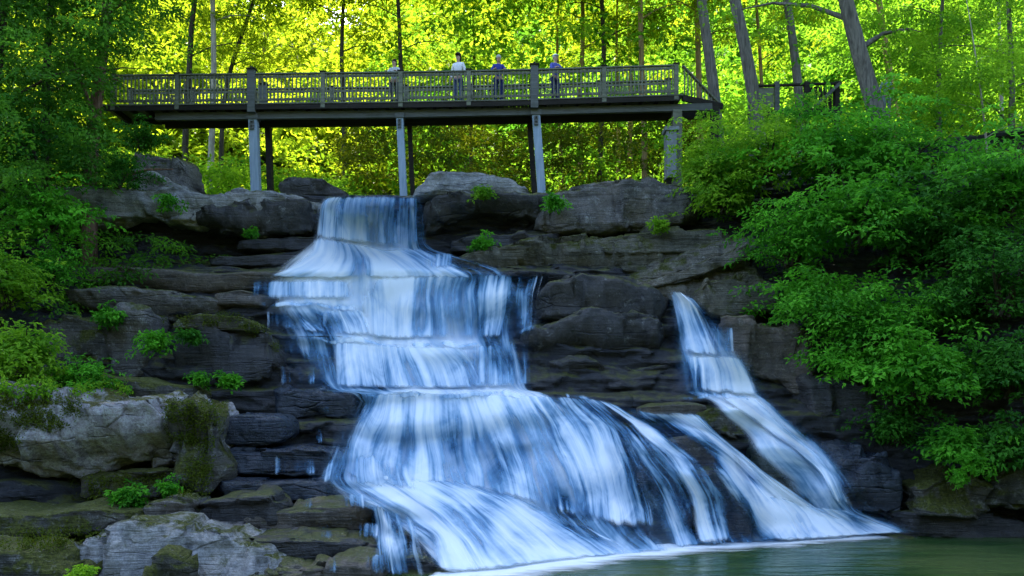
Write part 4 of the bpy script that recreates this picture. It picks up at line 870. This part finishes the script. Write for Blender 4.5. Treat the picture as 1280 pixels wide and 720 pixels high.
TR = [  # label, path, Y, w, bark, crown, crown_z, r, clusters, height
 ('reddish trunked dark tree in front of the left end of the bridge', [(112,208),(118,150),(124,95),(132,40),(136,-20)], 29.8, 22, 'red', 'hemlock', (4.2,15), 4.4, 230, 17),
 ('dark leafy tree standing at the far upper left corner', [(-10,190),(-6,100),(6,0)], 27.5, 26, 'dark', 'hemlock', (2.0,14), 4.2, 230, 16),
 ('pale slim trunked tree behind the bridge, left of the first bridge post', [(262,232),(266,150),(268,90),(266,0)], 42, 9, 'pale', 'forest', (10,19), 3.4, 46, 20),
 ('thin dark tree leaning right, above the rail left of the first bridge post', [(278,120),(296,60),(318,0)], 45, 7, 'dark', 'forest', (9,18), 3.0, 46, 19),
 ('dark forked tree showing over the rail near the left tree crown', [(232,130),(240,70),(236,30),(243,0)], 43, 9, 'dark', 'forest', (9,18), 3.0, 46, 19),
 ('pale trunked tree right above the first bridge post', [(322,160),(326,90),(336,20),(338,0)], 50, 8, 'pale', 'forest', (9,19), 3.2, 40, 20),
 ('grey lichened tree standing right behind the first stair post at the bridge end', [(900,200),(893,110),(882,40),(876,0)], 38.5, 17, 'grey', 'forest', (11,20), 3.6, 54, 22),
 ('slim tree with painted warm light left of the lichened one at the bridge end', [(876,200),(874,110),(872,40),(870,0)], 44, 10, 'warm', 'forest', (10,19), 3.0, 40, 20),
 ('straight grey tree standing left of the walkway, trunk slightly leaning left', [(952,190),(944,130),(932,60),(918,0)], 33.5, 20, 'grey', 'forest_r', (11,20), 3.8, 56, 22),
 ('thin tree with painted yellow light just right of the straight grey tree', [(955,160),(951,80),(945,0)], 44, 6, 'warm', 'forest', (9,18), 3.0, 40, 19),
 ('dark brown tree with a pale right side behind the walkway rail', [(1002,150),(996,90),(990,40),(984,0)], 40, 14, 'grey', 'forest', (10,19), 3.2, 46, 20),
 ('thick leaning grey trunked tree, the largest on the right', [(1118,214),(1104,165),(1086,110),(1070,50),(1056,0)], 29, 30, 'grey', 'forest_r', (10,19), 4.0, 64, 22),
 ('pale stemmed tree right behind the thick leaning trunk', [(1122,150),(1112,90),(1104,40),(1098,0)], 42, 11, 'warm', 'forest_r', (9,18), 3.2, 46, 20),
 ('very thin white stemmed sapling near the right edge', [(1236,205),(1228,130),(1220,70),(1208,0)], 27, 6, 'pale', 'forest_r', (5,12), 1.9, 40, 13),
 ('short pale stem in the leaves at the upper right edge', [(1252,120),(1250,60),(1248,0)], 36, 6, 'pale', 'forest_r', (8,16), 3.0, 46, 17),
 ('slim tree with painted amber sunlight under the bridge just right of the third bridge post', [(702,240),(700,160),(696,60),(698,0)], 48, 6, 'warm', 'forest', (10,19), 3.0, 40, 20),
 ('crooked tree with painted amber sunlight under the bridge, second right of the third post', [(724,240),(728,190),(722,150),(730,40),(728,0)], 46, 8, 'warm', 'forest', (10,19), 3.0, 40, 20),
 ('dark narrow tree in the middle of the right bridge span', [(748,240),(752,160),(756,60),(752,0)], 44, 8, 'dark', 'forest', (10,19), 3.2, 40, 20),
 ('straight tree with painted tan sunlight in the right bridge span, left of the wide pale one', [(772,240),(774,160),(770,60),(772,0)], 49, 6, 'warm', 'forest', (10,19), 3.0, 36, 20),
 ('wide tree with painted pale orange sunlight left of the last bridge post', [(806,236),(806,160),(802,90),(800,0)], 42, 9, 'warm', 'forest', (10,19), 3.2, 40, 20),
 ('bent tree with painted amber sunlight between the pale orange one and the narrow dark one', [(790,240),(786,190),(790,120),(784,0)], 52, 8, 'warm', 'forest', (10,19), 3.0, 36, 20),
 ('olive tree added as a sun blocker, hidden behind the second bridge post', [(500,238),(504,160),(500,60),(498,0)], 44, 7, 'dark', 'forest', (9,18), 3.6, 60, 20),  # this tree and the next are added to stop sun leaks
 ('brown stemmed olive tree added as a sun blocker behind the span between the first two bridge posts', [(432,238),(430,160),(426,60),(430,0)], 45, 7, 'dark', 'forest', (9,18), 3.8, 60, 20),
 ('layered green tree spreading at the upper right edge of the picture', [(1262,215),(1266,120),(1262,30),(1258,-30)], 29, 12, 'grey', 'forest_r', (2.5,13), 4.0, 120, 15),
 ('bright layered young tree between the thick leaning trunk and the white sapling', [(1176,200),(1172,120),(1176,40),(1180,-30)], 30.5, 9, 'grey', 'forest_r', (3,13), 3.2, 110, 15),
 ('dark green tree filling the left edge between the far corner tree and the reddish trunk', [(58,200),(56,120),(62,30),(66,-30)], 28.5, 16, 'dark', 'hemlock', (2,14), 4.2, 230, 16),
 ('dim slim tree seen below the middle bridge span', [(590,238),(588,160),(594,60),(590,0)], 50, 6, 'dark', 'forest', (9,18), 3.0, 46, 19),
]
for l, path, Y, w, bk, cr, cz, rr, ncl, H in TR:
    if 38 <= Y <= 47: cz = (cz[0], 24); ncl = int(ncl*1.6); H = 26; rr *= 1.15  # crowns raised and thickened above the frame to shade the foreground
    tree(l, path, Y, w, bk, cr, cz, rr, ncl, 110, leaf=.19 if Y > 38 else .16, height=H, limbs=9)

# the wood behind: one mass of leaves
def wood_mass(nc, yr, zr, per, R, leaf, mat, label, xr=1.0, cond=None, xc=0, shade_canopy=None):
    y = rng.uniform(*yr, nc*3); x = rng.uniform(-.78, .78, nc*3)*y*xr+xc
    z = ground_z(x, y)+rng.uniform(*zr, nc*3)
    px = 640+F*x/y; py = HOR-F*(z-EYE)/y
    ok = cond(px, py, x, y, z) if cond else np.ones(len(x), bool)
    c = np.stack([x, y, z], 1)[ok][:nc]
    if shade_canopy is not None: c = np.concatenate([c, shade_canopy])
    V, Fc, t = sprays(c, per, R, leaf, leaf*.5, flat=.5, droop=.3)
    o = mesh('forest_foliage', V, Fc, LM[mat], None, False, {'tint': t}); return setp(o, label, 'foliage', kind='stuff')
wood_mass(760, (40, 66), (0, 20), 44, 1.4, .42, 'forest', 'yellow green foliage with painted sun glow behind the left of the bridge, plus an added unseen shade canopy', shade_canopy=np.stack([rng.uniform(-24, 12, 1500), rng.uniform(36, 50, 1500), rng.uniform(25.5, 36, 1500)], 1), cond=lambda px, py, x, y, z: (px+perlin(np.stack([x*.15, y*.15, z*.2], 1))*150 < 520) & (perlin(np.stack([x*.16, y*.16, z*.22], 1)) > -.05))  # clusters above the frame are unseen, added to block the sun
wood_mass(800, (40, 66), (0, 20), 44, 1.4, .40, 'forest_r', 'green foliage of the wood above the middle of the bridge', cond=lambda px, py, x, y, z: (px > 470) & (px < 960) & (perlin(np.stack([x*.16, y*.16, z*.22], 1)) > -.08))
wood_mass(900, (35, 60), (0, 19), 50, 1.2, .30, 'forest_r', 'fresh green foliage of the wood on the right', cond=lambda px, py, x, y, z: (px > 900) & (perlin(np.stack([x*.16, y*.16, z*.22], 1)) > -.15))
wood_mass(760, (37, 45), (.1, 3.2), 60, 1.0, .26, 'forest_r', 'bright lime undergrowth behind the left part of the bridge', cond=lambda px, py, x, y, z: px < 450)
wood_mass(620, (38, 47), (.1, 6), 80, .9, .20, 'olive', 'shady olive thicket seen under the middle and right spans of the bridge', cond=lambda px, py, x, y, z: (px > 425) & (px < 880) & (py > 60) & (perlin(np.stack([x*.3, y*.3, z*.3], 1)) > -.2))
wood_mass(1500, (66, 116), (0, 11), 60, 2.5, .9, 'forest', 'far hillside foliage with a painted yellow glow above the left half of the bridge', cond=lambda px, py, x, y, z: (px+perlin(np.stack([x*.1, y*.1, z*.1], 1))*160 < 600) & ~((np.abs(px-360+(py-30)*.4) < 110) & (py < 62) & (perlin(np.stack([x*.25, y*.1, z*.3], 1)) > -.05)))  # yellow glow comes from the leaf colour; top gap lets sky through
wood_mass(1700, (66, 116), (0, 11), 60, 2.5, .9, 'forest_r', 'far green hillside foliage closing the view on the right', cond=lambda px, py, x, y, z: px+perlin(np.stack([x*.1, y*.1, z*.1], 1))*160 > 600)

# ------------------------------------------------------------------ footbridge
wood_rail = wood_mat('weathered rail wood', (.10, .105, .07), (.23, .235, .17), (1.5, 20, 9), .35)
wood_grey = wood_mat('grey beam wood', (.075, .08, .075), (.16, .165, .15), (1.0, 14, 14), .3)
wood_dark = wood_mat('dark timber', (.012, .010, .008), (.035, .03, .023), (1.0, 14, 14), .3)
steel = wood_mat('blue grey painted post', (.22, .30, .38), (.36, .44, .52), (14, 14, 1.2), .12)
YF, YB = 33.0, 34.5
def zr(x):  # deck top
    px = 640+x/YF*F; return EYE+(HOR-np.interp(px, [140, 320, 500, 640, 850], [131.5, 129.5, 127.5, 125, 118.5]))/F*YF
XL, XR = (128-640)/F*YF, (850-640)/F*YF
bridge = setp(empty('footbridge', (0, YF, float(zr(0))-.6)), 'long wooden footbridge with slatted railings on tall posts above the waterfall', 'bridge')
bo = tuple(bridge.location)
m_ = MB(); xs_ = np.arange(XL, XR, .148)
for x in xs_: m_.box((x, YF-.12, zr(x)-.05), (x+.14, YB+.12, zr(x)-.008+rng.uniform(0, .004)))
m_.build('deck', wood_rail, bridge, off=bo)
for y, mt in ((YF-.10, wood_dark), (YB+.04, wood_dark)):
    m_ = MB(); 
    for a, b in zip(np.linspace(XL, XR, 8)[:-1], np.linspace(XL, XR, 8)[1:]): m_.beam((a, y+.03, zr(a)-.15), (b-.004, y+.03, zr(b)-.15), .06, .19)
    m_.build('rim_joist', mt, bridge, off=bo)
for y, mt in ((YF+.25, wood_grey), (YB-.3, wood_dark)):  # front girder coloured as lit, back one dark as shade under the deck
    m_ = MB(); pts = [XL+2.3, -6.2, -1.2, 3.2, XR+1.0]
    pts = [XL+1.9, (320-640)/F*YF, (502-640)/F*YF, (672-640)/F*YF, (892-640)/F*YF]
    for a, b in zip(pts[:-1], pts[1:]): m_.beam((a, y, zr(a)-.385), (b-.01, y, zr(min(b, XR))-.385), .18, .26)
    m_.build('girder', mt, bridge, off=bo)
m_ = MB()
for x in np.arange(XL+.4, XR, .6): m_.box((x, YF, zr(x)-.245), (x+.06, YB, zr(x)-.055))
m_.build('cross_joists', wood_dark, bridge, off=bo)
# railings
posts_px = [142, 222, 315, 404, 501, 586, 668, 755, 845]
for yy, back in ((YF-.04, False), (YB+.04, True)):
    sc_ = 1.0
    for a_, b_ in zip(posts_px[:-1], posts_px[1:]):
        xa, xb = (a_-640)/F*YF, (b_-640)/F*YF
        sec = MB(); za, zb = float(zr(xa)), float(zr(xb))
        sec.beam((xa+.06, yy, za+1.09), (xb-.06, yy, zb+1.09), .14, .045)
        rs_ = sec.build('top_rail', wood_rail, bridge, off=bo)
        l2 = MB(); l2.beam((xa+.06, yy, za+.985), (xb-.06, yy, zb+.985), .04, .09); l2.beam((xa+.06, yy, za+.13), (xb-.06, yy, zb+.13), .04, .09)
        l2.build('rail_stringers', wood_rail, bridge, off=bo)
        bl = MB(); k = int((xb-xa-.2)/.135)
        for j in range(k):
            x = xa+.14+j*(xb-xa-.28)/(k-1); z = float(zr(x)); yo = -.045 if not back else .045
            bl.box((x-.022, yy+yo-.018, z+.06), (x+.022, yy+yo+.018, z+1.03+rng.uniform(-.01, .01)), .002)
        bl.build('balusters', wood_rail, bridge, off=bo)
for yy in (YF-.04, YB+.04):
    for k, a_ in enumerate(posts_px):
        x = (a_-640)/F*YF; z = float(zr(x)); big = a_ in (315, 668)
        w = .14 if big else .08
        p = MB(); p.box((x-w, yy-w*.8, z-(.35 if big else .2)), (x+w, yy+w*.8, z+(1.24 if big else 1.13)))
        po = p.build('rail_post', wood_grey if big else wood_rail, bridge, off=bo)
        cp_ = MB(); cp_.box((x-w-.04, yy-w-.02, z+(1.243 if big else 1.133)), (x+w+.04, yy+w+.02, z+(1.29 if big else 1.17)))
        if big: cp_.tube([(x, yy, z+1.29), (x, yy, z+1.37), (x, yy, z+1.40)], [.07, .06, .02], 8)
        cp_.build('post_cap', wood_dark, po).location = (-bo[0]*1, -bo[1], -bo[2])
# tall supports
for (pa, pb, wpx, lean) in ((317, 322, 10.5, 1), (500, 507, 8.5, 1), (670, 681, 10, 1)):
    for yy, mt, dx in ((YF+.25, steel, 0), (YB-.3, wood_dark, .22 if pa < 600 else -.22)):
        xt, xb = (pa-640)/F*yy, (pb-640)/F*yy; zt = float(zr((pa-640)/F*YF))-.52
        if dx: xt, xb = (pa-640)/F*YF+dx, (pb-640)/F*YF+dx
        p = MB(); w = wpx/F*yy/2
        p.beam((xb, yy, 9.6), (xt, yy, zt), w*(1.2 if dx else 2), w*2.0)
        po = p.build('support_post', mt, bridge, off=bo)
        if not dx:
            q = MB(); q.box((xt-w-.05, yy-w-.05, zt-.03), (xt+w+.05, yy+w+.05, zt+.16)); q.box((xt-w*.5, yy-w-.09, zt-.42), (xt+w*.5, yy-w-.012, zt-.1))
            for bz in (-.16, -.32): q.tube([(xt, yy-w-.13, zt+bz), (xt, yy-w-.085, zt+bz)], [.03, .035], 8)
            q.build('post_bracket', wood_grey, po).location = (-bo[0], -bo[1], -bo[2])
# right end pier
for (px_, yy, mt, w) in ((846, YF+.25, wood_rail, .17), (838, YB-.3, wood_dark, .15), (893, YF+.5, wood_dark, .14)):
    x = (px_-640)/F*yy; p = MB(); p.box((x-w, yy-w, 11.2), (x+w, yy+w, float(zr(XR))-.3 if px_ > 880 else float(zr(x))-.52)); p.build('support_post', mt, bridge, off=bo)
conc = plain('pale concrete', (.24, .26, .26))
x = (839-640)/F*32.6; p = MB(); p.box((x-.2, 32.35, 11.6), (x+.16, 32.95, 13.3), .01); p.box((x-.28, 32.28, 13.303), (x+.24, 33.0, 13.44), .01); p.build('concrete_pier', conc, bridge, off=bo)
# stair section going down at the right end
st = setp(empty('stair_railing', at(850, 118, YF)), 'short slatted railing sloping down from the right end of the bridge', 'railing')
so_ = tuple(st.location); x0_, x1_ = XR+.1, (896-640)/F*34.0; z0_ = float(zr(XR))
m_ = MB(); m_.beam((x0_, YF, z0_+1.08), (x1_, YF+.9, z0_+.02), .12, .06); m_.build('top_rail', wood_rail, st, off=so_)
m_ = MB()
for t_ in np.linspace(.05, .92, 10):
    x = x0_+(x1_-x0_)*t_; y = YF+.9*t_; m_.box((x-.022, y-.03, z0_+.02), (x+.022, y+.01, z0_+1.04*(1-t_)+.03))
m_.build('balusters', wood_rail, st, off=so_)
m_ = MB(); m_.beam((x0_, YF+.05, z0_-.1), (x1_+.2, YF+.95, z0_-.12), .1, .22); m_.build('stringer', wood_dark, st, off=so_)
m_ = MB(); m_.box((x1_-.07, YF+.85, z0_-1.3), (x1_+.09, YF+1.0, z0_+.22)); m_.build('end_post', wood_grey, st, off=so_)
# walkway behind the right bushes
YW = 35.5
wk = setp(empty('walkway', at(995, 150, YW)), 'half hidden wooden walkway railing behind the bushes right of the bridge', 'walkway'); wo = tuple(wk.location)
xa, _, za = at(935, 108, YW); xb, _, zb = at(1052, 104, YW)
m_ = MB(); m_.beam((xa, YW, za), (xb, YW, zb), .14, .07); m_.build('top_rail', wood_dark, wk, off=wo)
m_ = MB(); m_.beam((xa, YW, za-1.15), (xb, YW, zb-1.15), .2, .22); m_.build('deck_beam', wood_dark, wk, off=wo)
for px_ in (938, 971, 1008, 1046):
    x, _, z = at(px_, 103, YW); m_ = MB(); m_.box((x-.09, YW-.09, z-3.2), (x+.09, YW+.09, z+.02)); m_.build('rail_post', wood_grey if px_ < 1000 else wood_dark, wk, off=wo)
m_ = MB(); x0_, _, z0_ = at(946, 110, YW); x1_, _, z1_ = at(967, 134, YW); m_.box((x0_, YW-.02, z1_), (x1_, YW+.02, z0_)); m_.build('side_panel', wood_rail, wk, off=wo)
m_ = MB()
for k in range(6):
    x, _, z = at(1014+k*6, 106, YW); m_.box((x-.07, YW+.03, z-1.1), (x+.07, YW+.07, z-.06))
m_.build('boards', wood_dark, wk, off=wo)
m_ = MB(); m_.beam(at(1018, 134, YW-.15), at(1050, 104, YW-.15), .1, .12); m_.build('brace', wood_grey, wk, off=wo)

# ------------------------------------------------------------------ people
def skin_mesh(name, chains, mat, parent, sub=1):
    "chains: list of [(x,y,z,r)...]; points given twice share a vertex"
    idx, vs, es = {}, [], []
    for ch in chains:
        prev = None
        for p in ch:
            k = tuple(round(c, 4) for c in p[:3])
            if k not in idx: idx[k] = len(vs); vs.append(p)
            if prev is not None and prev != idx[k]: es.append((prev, idx[k]))
            prev = idx[k]
    me = bpy.data.meshes.new(name+'_s'); me.from_pydata([v[:3] for v in vs], es, [])
    ob = bpy.data.objects.new(name+'_s', me); COL.objects.link(ob)
    md = ob.modifiers.new('s', 'SKIN'); md.use_smooth_shade = True
    for i, v in enumerate(vs):
        r = v[3]; me.skin_vertices[0].data[i].radius = (r, v[4] if len(v) > 4 else r)
        me.skin_vertices[0].data[i].use_root = (i == 0)
    s2 = ob.modifiers.new('u', 'SUBSURF'); s2.levels = sub; s2.render_levels = sub
    dg = bpy.context.evaluated_depsgraph_get(); new = bpy.data.meshes.new_from_object(ob.evaluated_get(dg))
    bpy.data.objects.remove(ob); new.name = name; new.materials.clear(); new.materials.append(mat)
    o = bpy.data.objects.new(name, new); COL.objects.link(o); o.parent = parent
    return o
skinm = plain('skin', (.55, .34, .24), .6)
def ellipsoid(name, c, r, mat, parent, zcut=None, n=14):
    V = []; 
    for i in range(n+1):
        for j in range(n*2):
            a, b = math.pi*i/n, math.pi*j/n
            z = math.cos(a)
            if zcut is not None: z = max(z, zcut)
            V.append((c[0]+r[0]*math.sin(a)*math.cos(b), c[1]+r[1]*math.sin(a)*math.sin(b), c[2]+r[2]*z))
    return mesh(name, V, grid_faces(n+1, n*2, True), mat, parent)
def person(label, px, Y, top, legs, hair, s=1.0, hat=None, arms='rail', rot=0.0, nod=.0, sleeve=True, hairlong=False):
    "stands on the deck facing the falls (-y), hands on the rail"
    x = (px-640)/F*Y; z = float(zr(x))
    r_ = setp(empty('person', (x, Y, z)), label, 'person')
    r_.rotation_euler = (0, 0, rot); r_.scale = (s, s, s)
    ry = (YF-.04-Y)/s        # rail in local y
    rz_ = 1.12/s
    tm, lm = plain('shirt cloth', top), plain('trouser cloth', legs)
    P0 = (0, 0, .93)
    bodych = [[(0, 0, .93, .13, .10), (0, 0, 1.08, .125, .095), (0, -.01, 1.25, .15, .105), (0, -.01, 1.38, .14, .095), (0, -.01, 1.46, .06, .06), (0, -.02-nod*.3, 1.52, .05, .05), (0, -.03-nod*.6, 1.57, .075, .085), (0, -.03-nod*.8, 1.66, .085, .10), (0, -.02-nod*.8, 1.73, .06, .07)]]
    hands = []
    for sg in (-1, 1):
        sh = (sg*.17, -.01, 1.40, .05)
        el = (sg*.27, ry*.35+.02, 1.17, .04); wr = (sg*.19, ry+.02, rz_+.05, .026); hd = (sg*.17, ry-.04, rz_+.04, .03)
        if arms == 'down': el = (sg*.25, .03, 1.14, .04); wr = (sg*.26, -.04, .92, .026); hd = (sg*.26, -.06, .84, .03)
        bodych.append([(0, -.01, 1.38, .14, .095), sh, el, wr, hd])
        for f in range(4):
            o_ = (f-1.5)*.017
            if arms == 'down': bodych.append([hd, (hd[0], hd[1]+o_, hd[2]-.05, .009), (hd[0]-sg*.01, hd[1]+o_, hd[2]-.09+abs(o_)*.4, .007)])
            else: bodych.append([hd, (hd[0]+o_, hd[1]-.045, hd[2], .009), (hd[0]+o_, hd[1]-.075+abs(o_)*.4, hd[2]-.03, .007)])
        th = (hd[0]-sg*.035, hd[1]-.01, hd[2]-.01, .010) if arms != 'down' else (hd[0], hd[1]-.035, hd[2]-.03, .010)
        bodych.append([hd, th, (th[0]-sg*.012, th[1]-.02, th[2]-.012, .008)])
        bodych.append([P0+(.13, .10), (sg*.095, 0, .86, .088), (sg*.10, -.02, .50, .058), (sg*.105, .02, .13, .042), (sg*.105, .015, .05, .042), (sg*.11, -.12, .03, .032)])
    body = skin_mesh('body', bodych, skinm, r_)
    # clothing: slightly larger shells
    e_ = .016
    sh_ch = [[(0, 0, .90, .15, .12), (0, 0, 1.08, .14, .11), (0, -.01, 1.25, .165, .122), (0, -.01, 1.38, .155, .112), (0, -.01, 1.455, .075, .075)]]
    for sg in (-1, 1):
        el = (sg*.27, ry*.35+.02, 1.17, .055); wr = (sg*.2, ry*.9+.02, rz_+.06, .04)
        if arms == 'down': el = (sg*.25, .03, 1.14, .055); wr = (sg*.26, -.03, .95, .042)
        c_ = [(0, -.01, 1.38, .155, .112), (sg*.17, -.01, 1.40, .068), el]
        if sleeve: c_.append(wr)
        sh_ch.append(c_)
    skin_mesh('shirt', sh_ch, tm, r_)
    lg = []
    for sg in (-1, 1): lg.append([(0, 0, .95, .145, .115), (sg*.095, 0, .84, .105), (sg*.10, -.02, .50, .075), (sg*.105, .02, .10, .062)])
    skin_mesh('trousers', lg, lm, r_)
    hy = -.02-nod*.8
    hc = plain('hair', hair)
    hb = ellipsoid('hair', (0, hy+.025, 1.70), (.098, .112, .105), hc, r_, zcut=-.35)
    if hairlong: ellipsoid('hair', (0, hy+.07, 1.60), (.085, .06, .13), hc, r_)
    for sg in (-1, 1): ellipsoid('shoe', (sg*.108, -.05, .04), (.048, .13, .045), plain('shoe', (.05, .05, .055)), r_, zcut=-.85, n=8)
    for sg in (-1, 1): ellipsoid('eye', (sg*.032, -.03-nod*.8-.088, 1.665), (.011, .008, .008), plain('eye', (.02, .02, .02)), r_, n=6)
    ellipsoid('nose', (0, -.03-nod*.8-.10, 1.635), (.013, .02, .02), skinm, r_, n=6)
    if hat:
        hm = plain('hat cloth', hat); h = ellipsoid('hat', (0, hy+.01, 1.735), (.11, .125, .085), hm, r_, zcut=-.1)
        ellipsoid('brim', (0, hy-.06, 1.728), (.09, .13, .012), hm, h, n=10)
    return r_
person('dark haired person in a grey top leaning on the rail at the second bridge post', 493, 33.38, (.55, .58, .60), (.10, .11, .13), (.03, .018, .012), .98, hairlong=True, rot=-.2)
person('person in a white shirt, dark hat and blue jeans at the rail mid span', 573, 33.38, (.9, .9, .95), (.10, .14, .30), (.03, .02, .015), 1.08, hat=(.04, .035, .035), hairlong=True, rot=-.35, arms='down')
person('person in navy blue clothes with pale grey hair, head bowed, at the rail mid span', 623, 33.38, (.05, .06, .30), (.035, .05, .20), (.5, .5, .48), 1.02, nod=.06, rot=.15)
person('person in a white cap and navy clothes right of the third bridge post', 694, 33.38, (.10, .12, .42), (.05, .06, .20), (.6, .55, .5), 1.0, hat=(.82, .80, .84), rot=.5)
pr = person('person in a blue grey shirt half hidden right of the thick leaning trunk', 1108, 33.5, (.25, .33, .45), (.3, .33, .4), (.45, .40, .30), .98, arms='down')
x, y, z = at(1108, 150, 33.5); pr.location = (x, y, z)
x, y, z = at(1108, 150, 33.5)
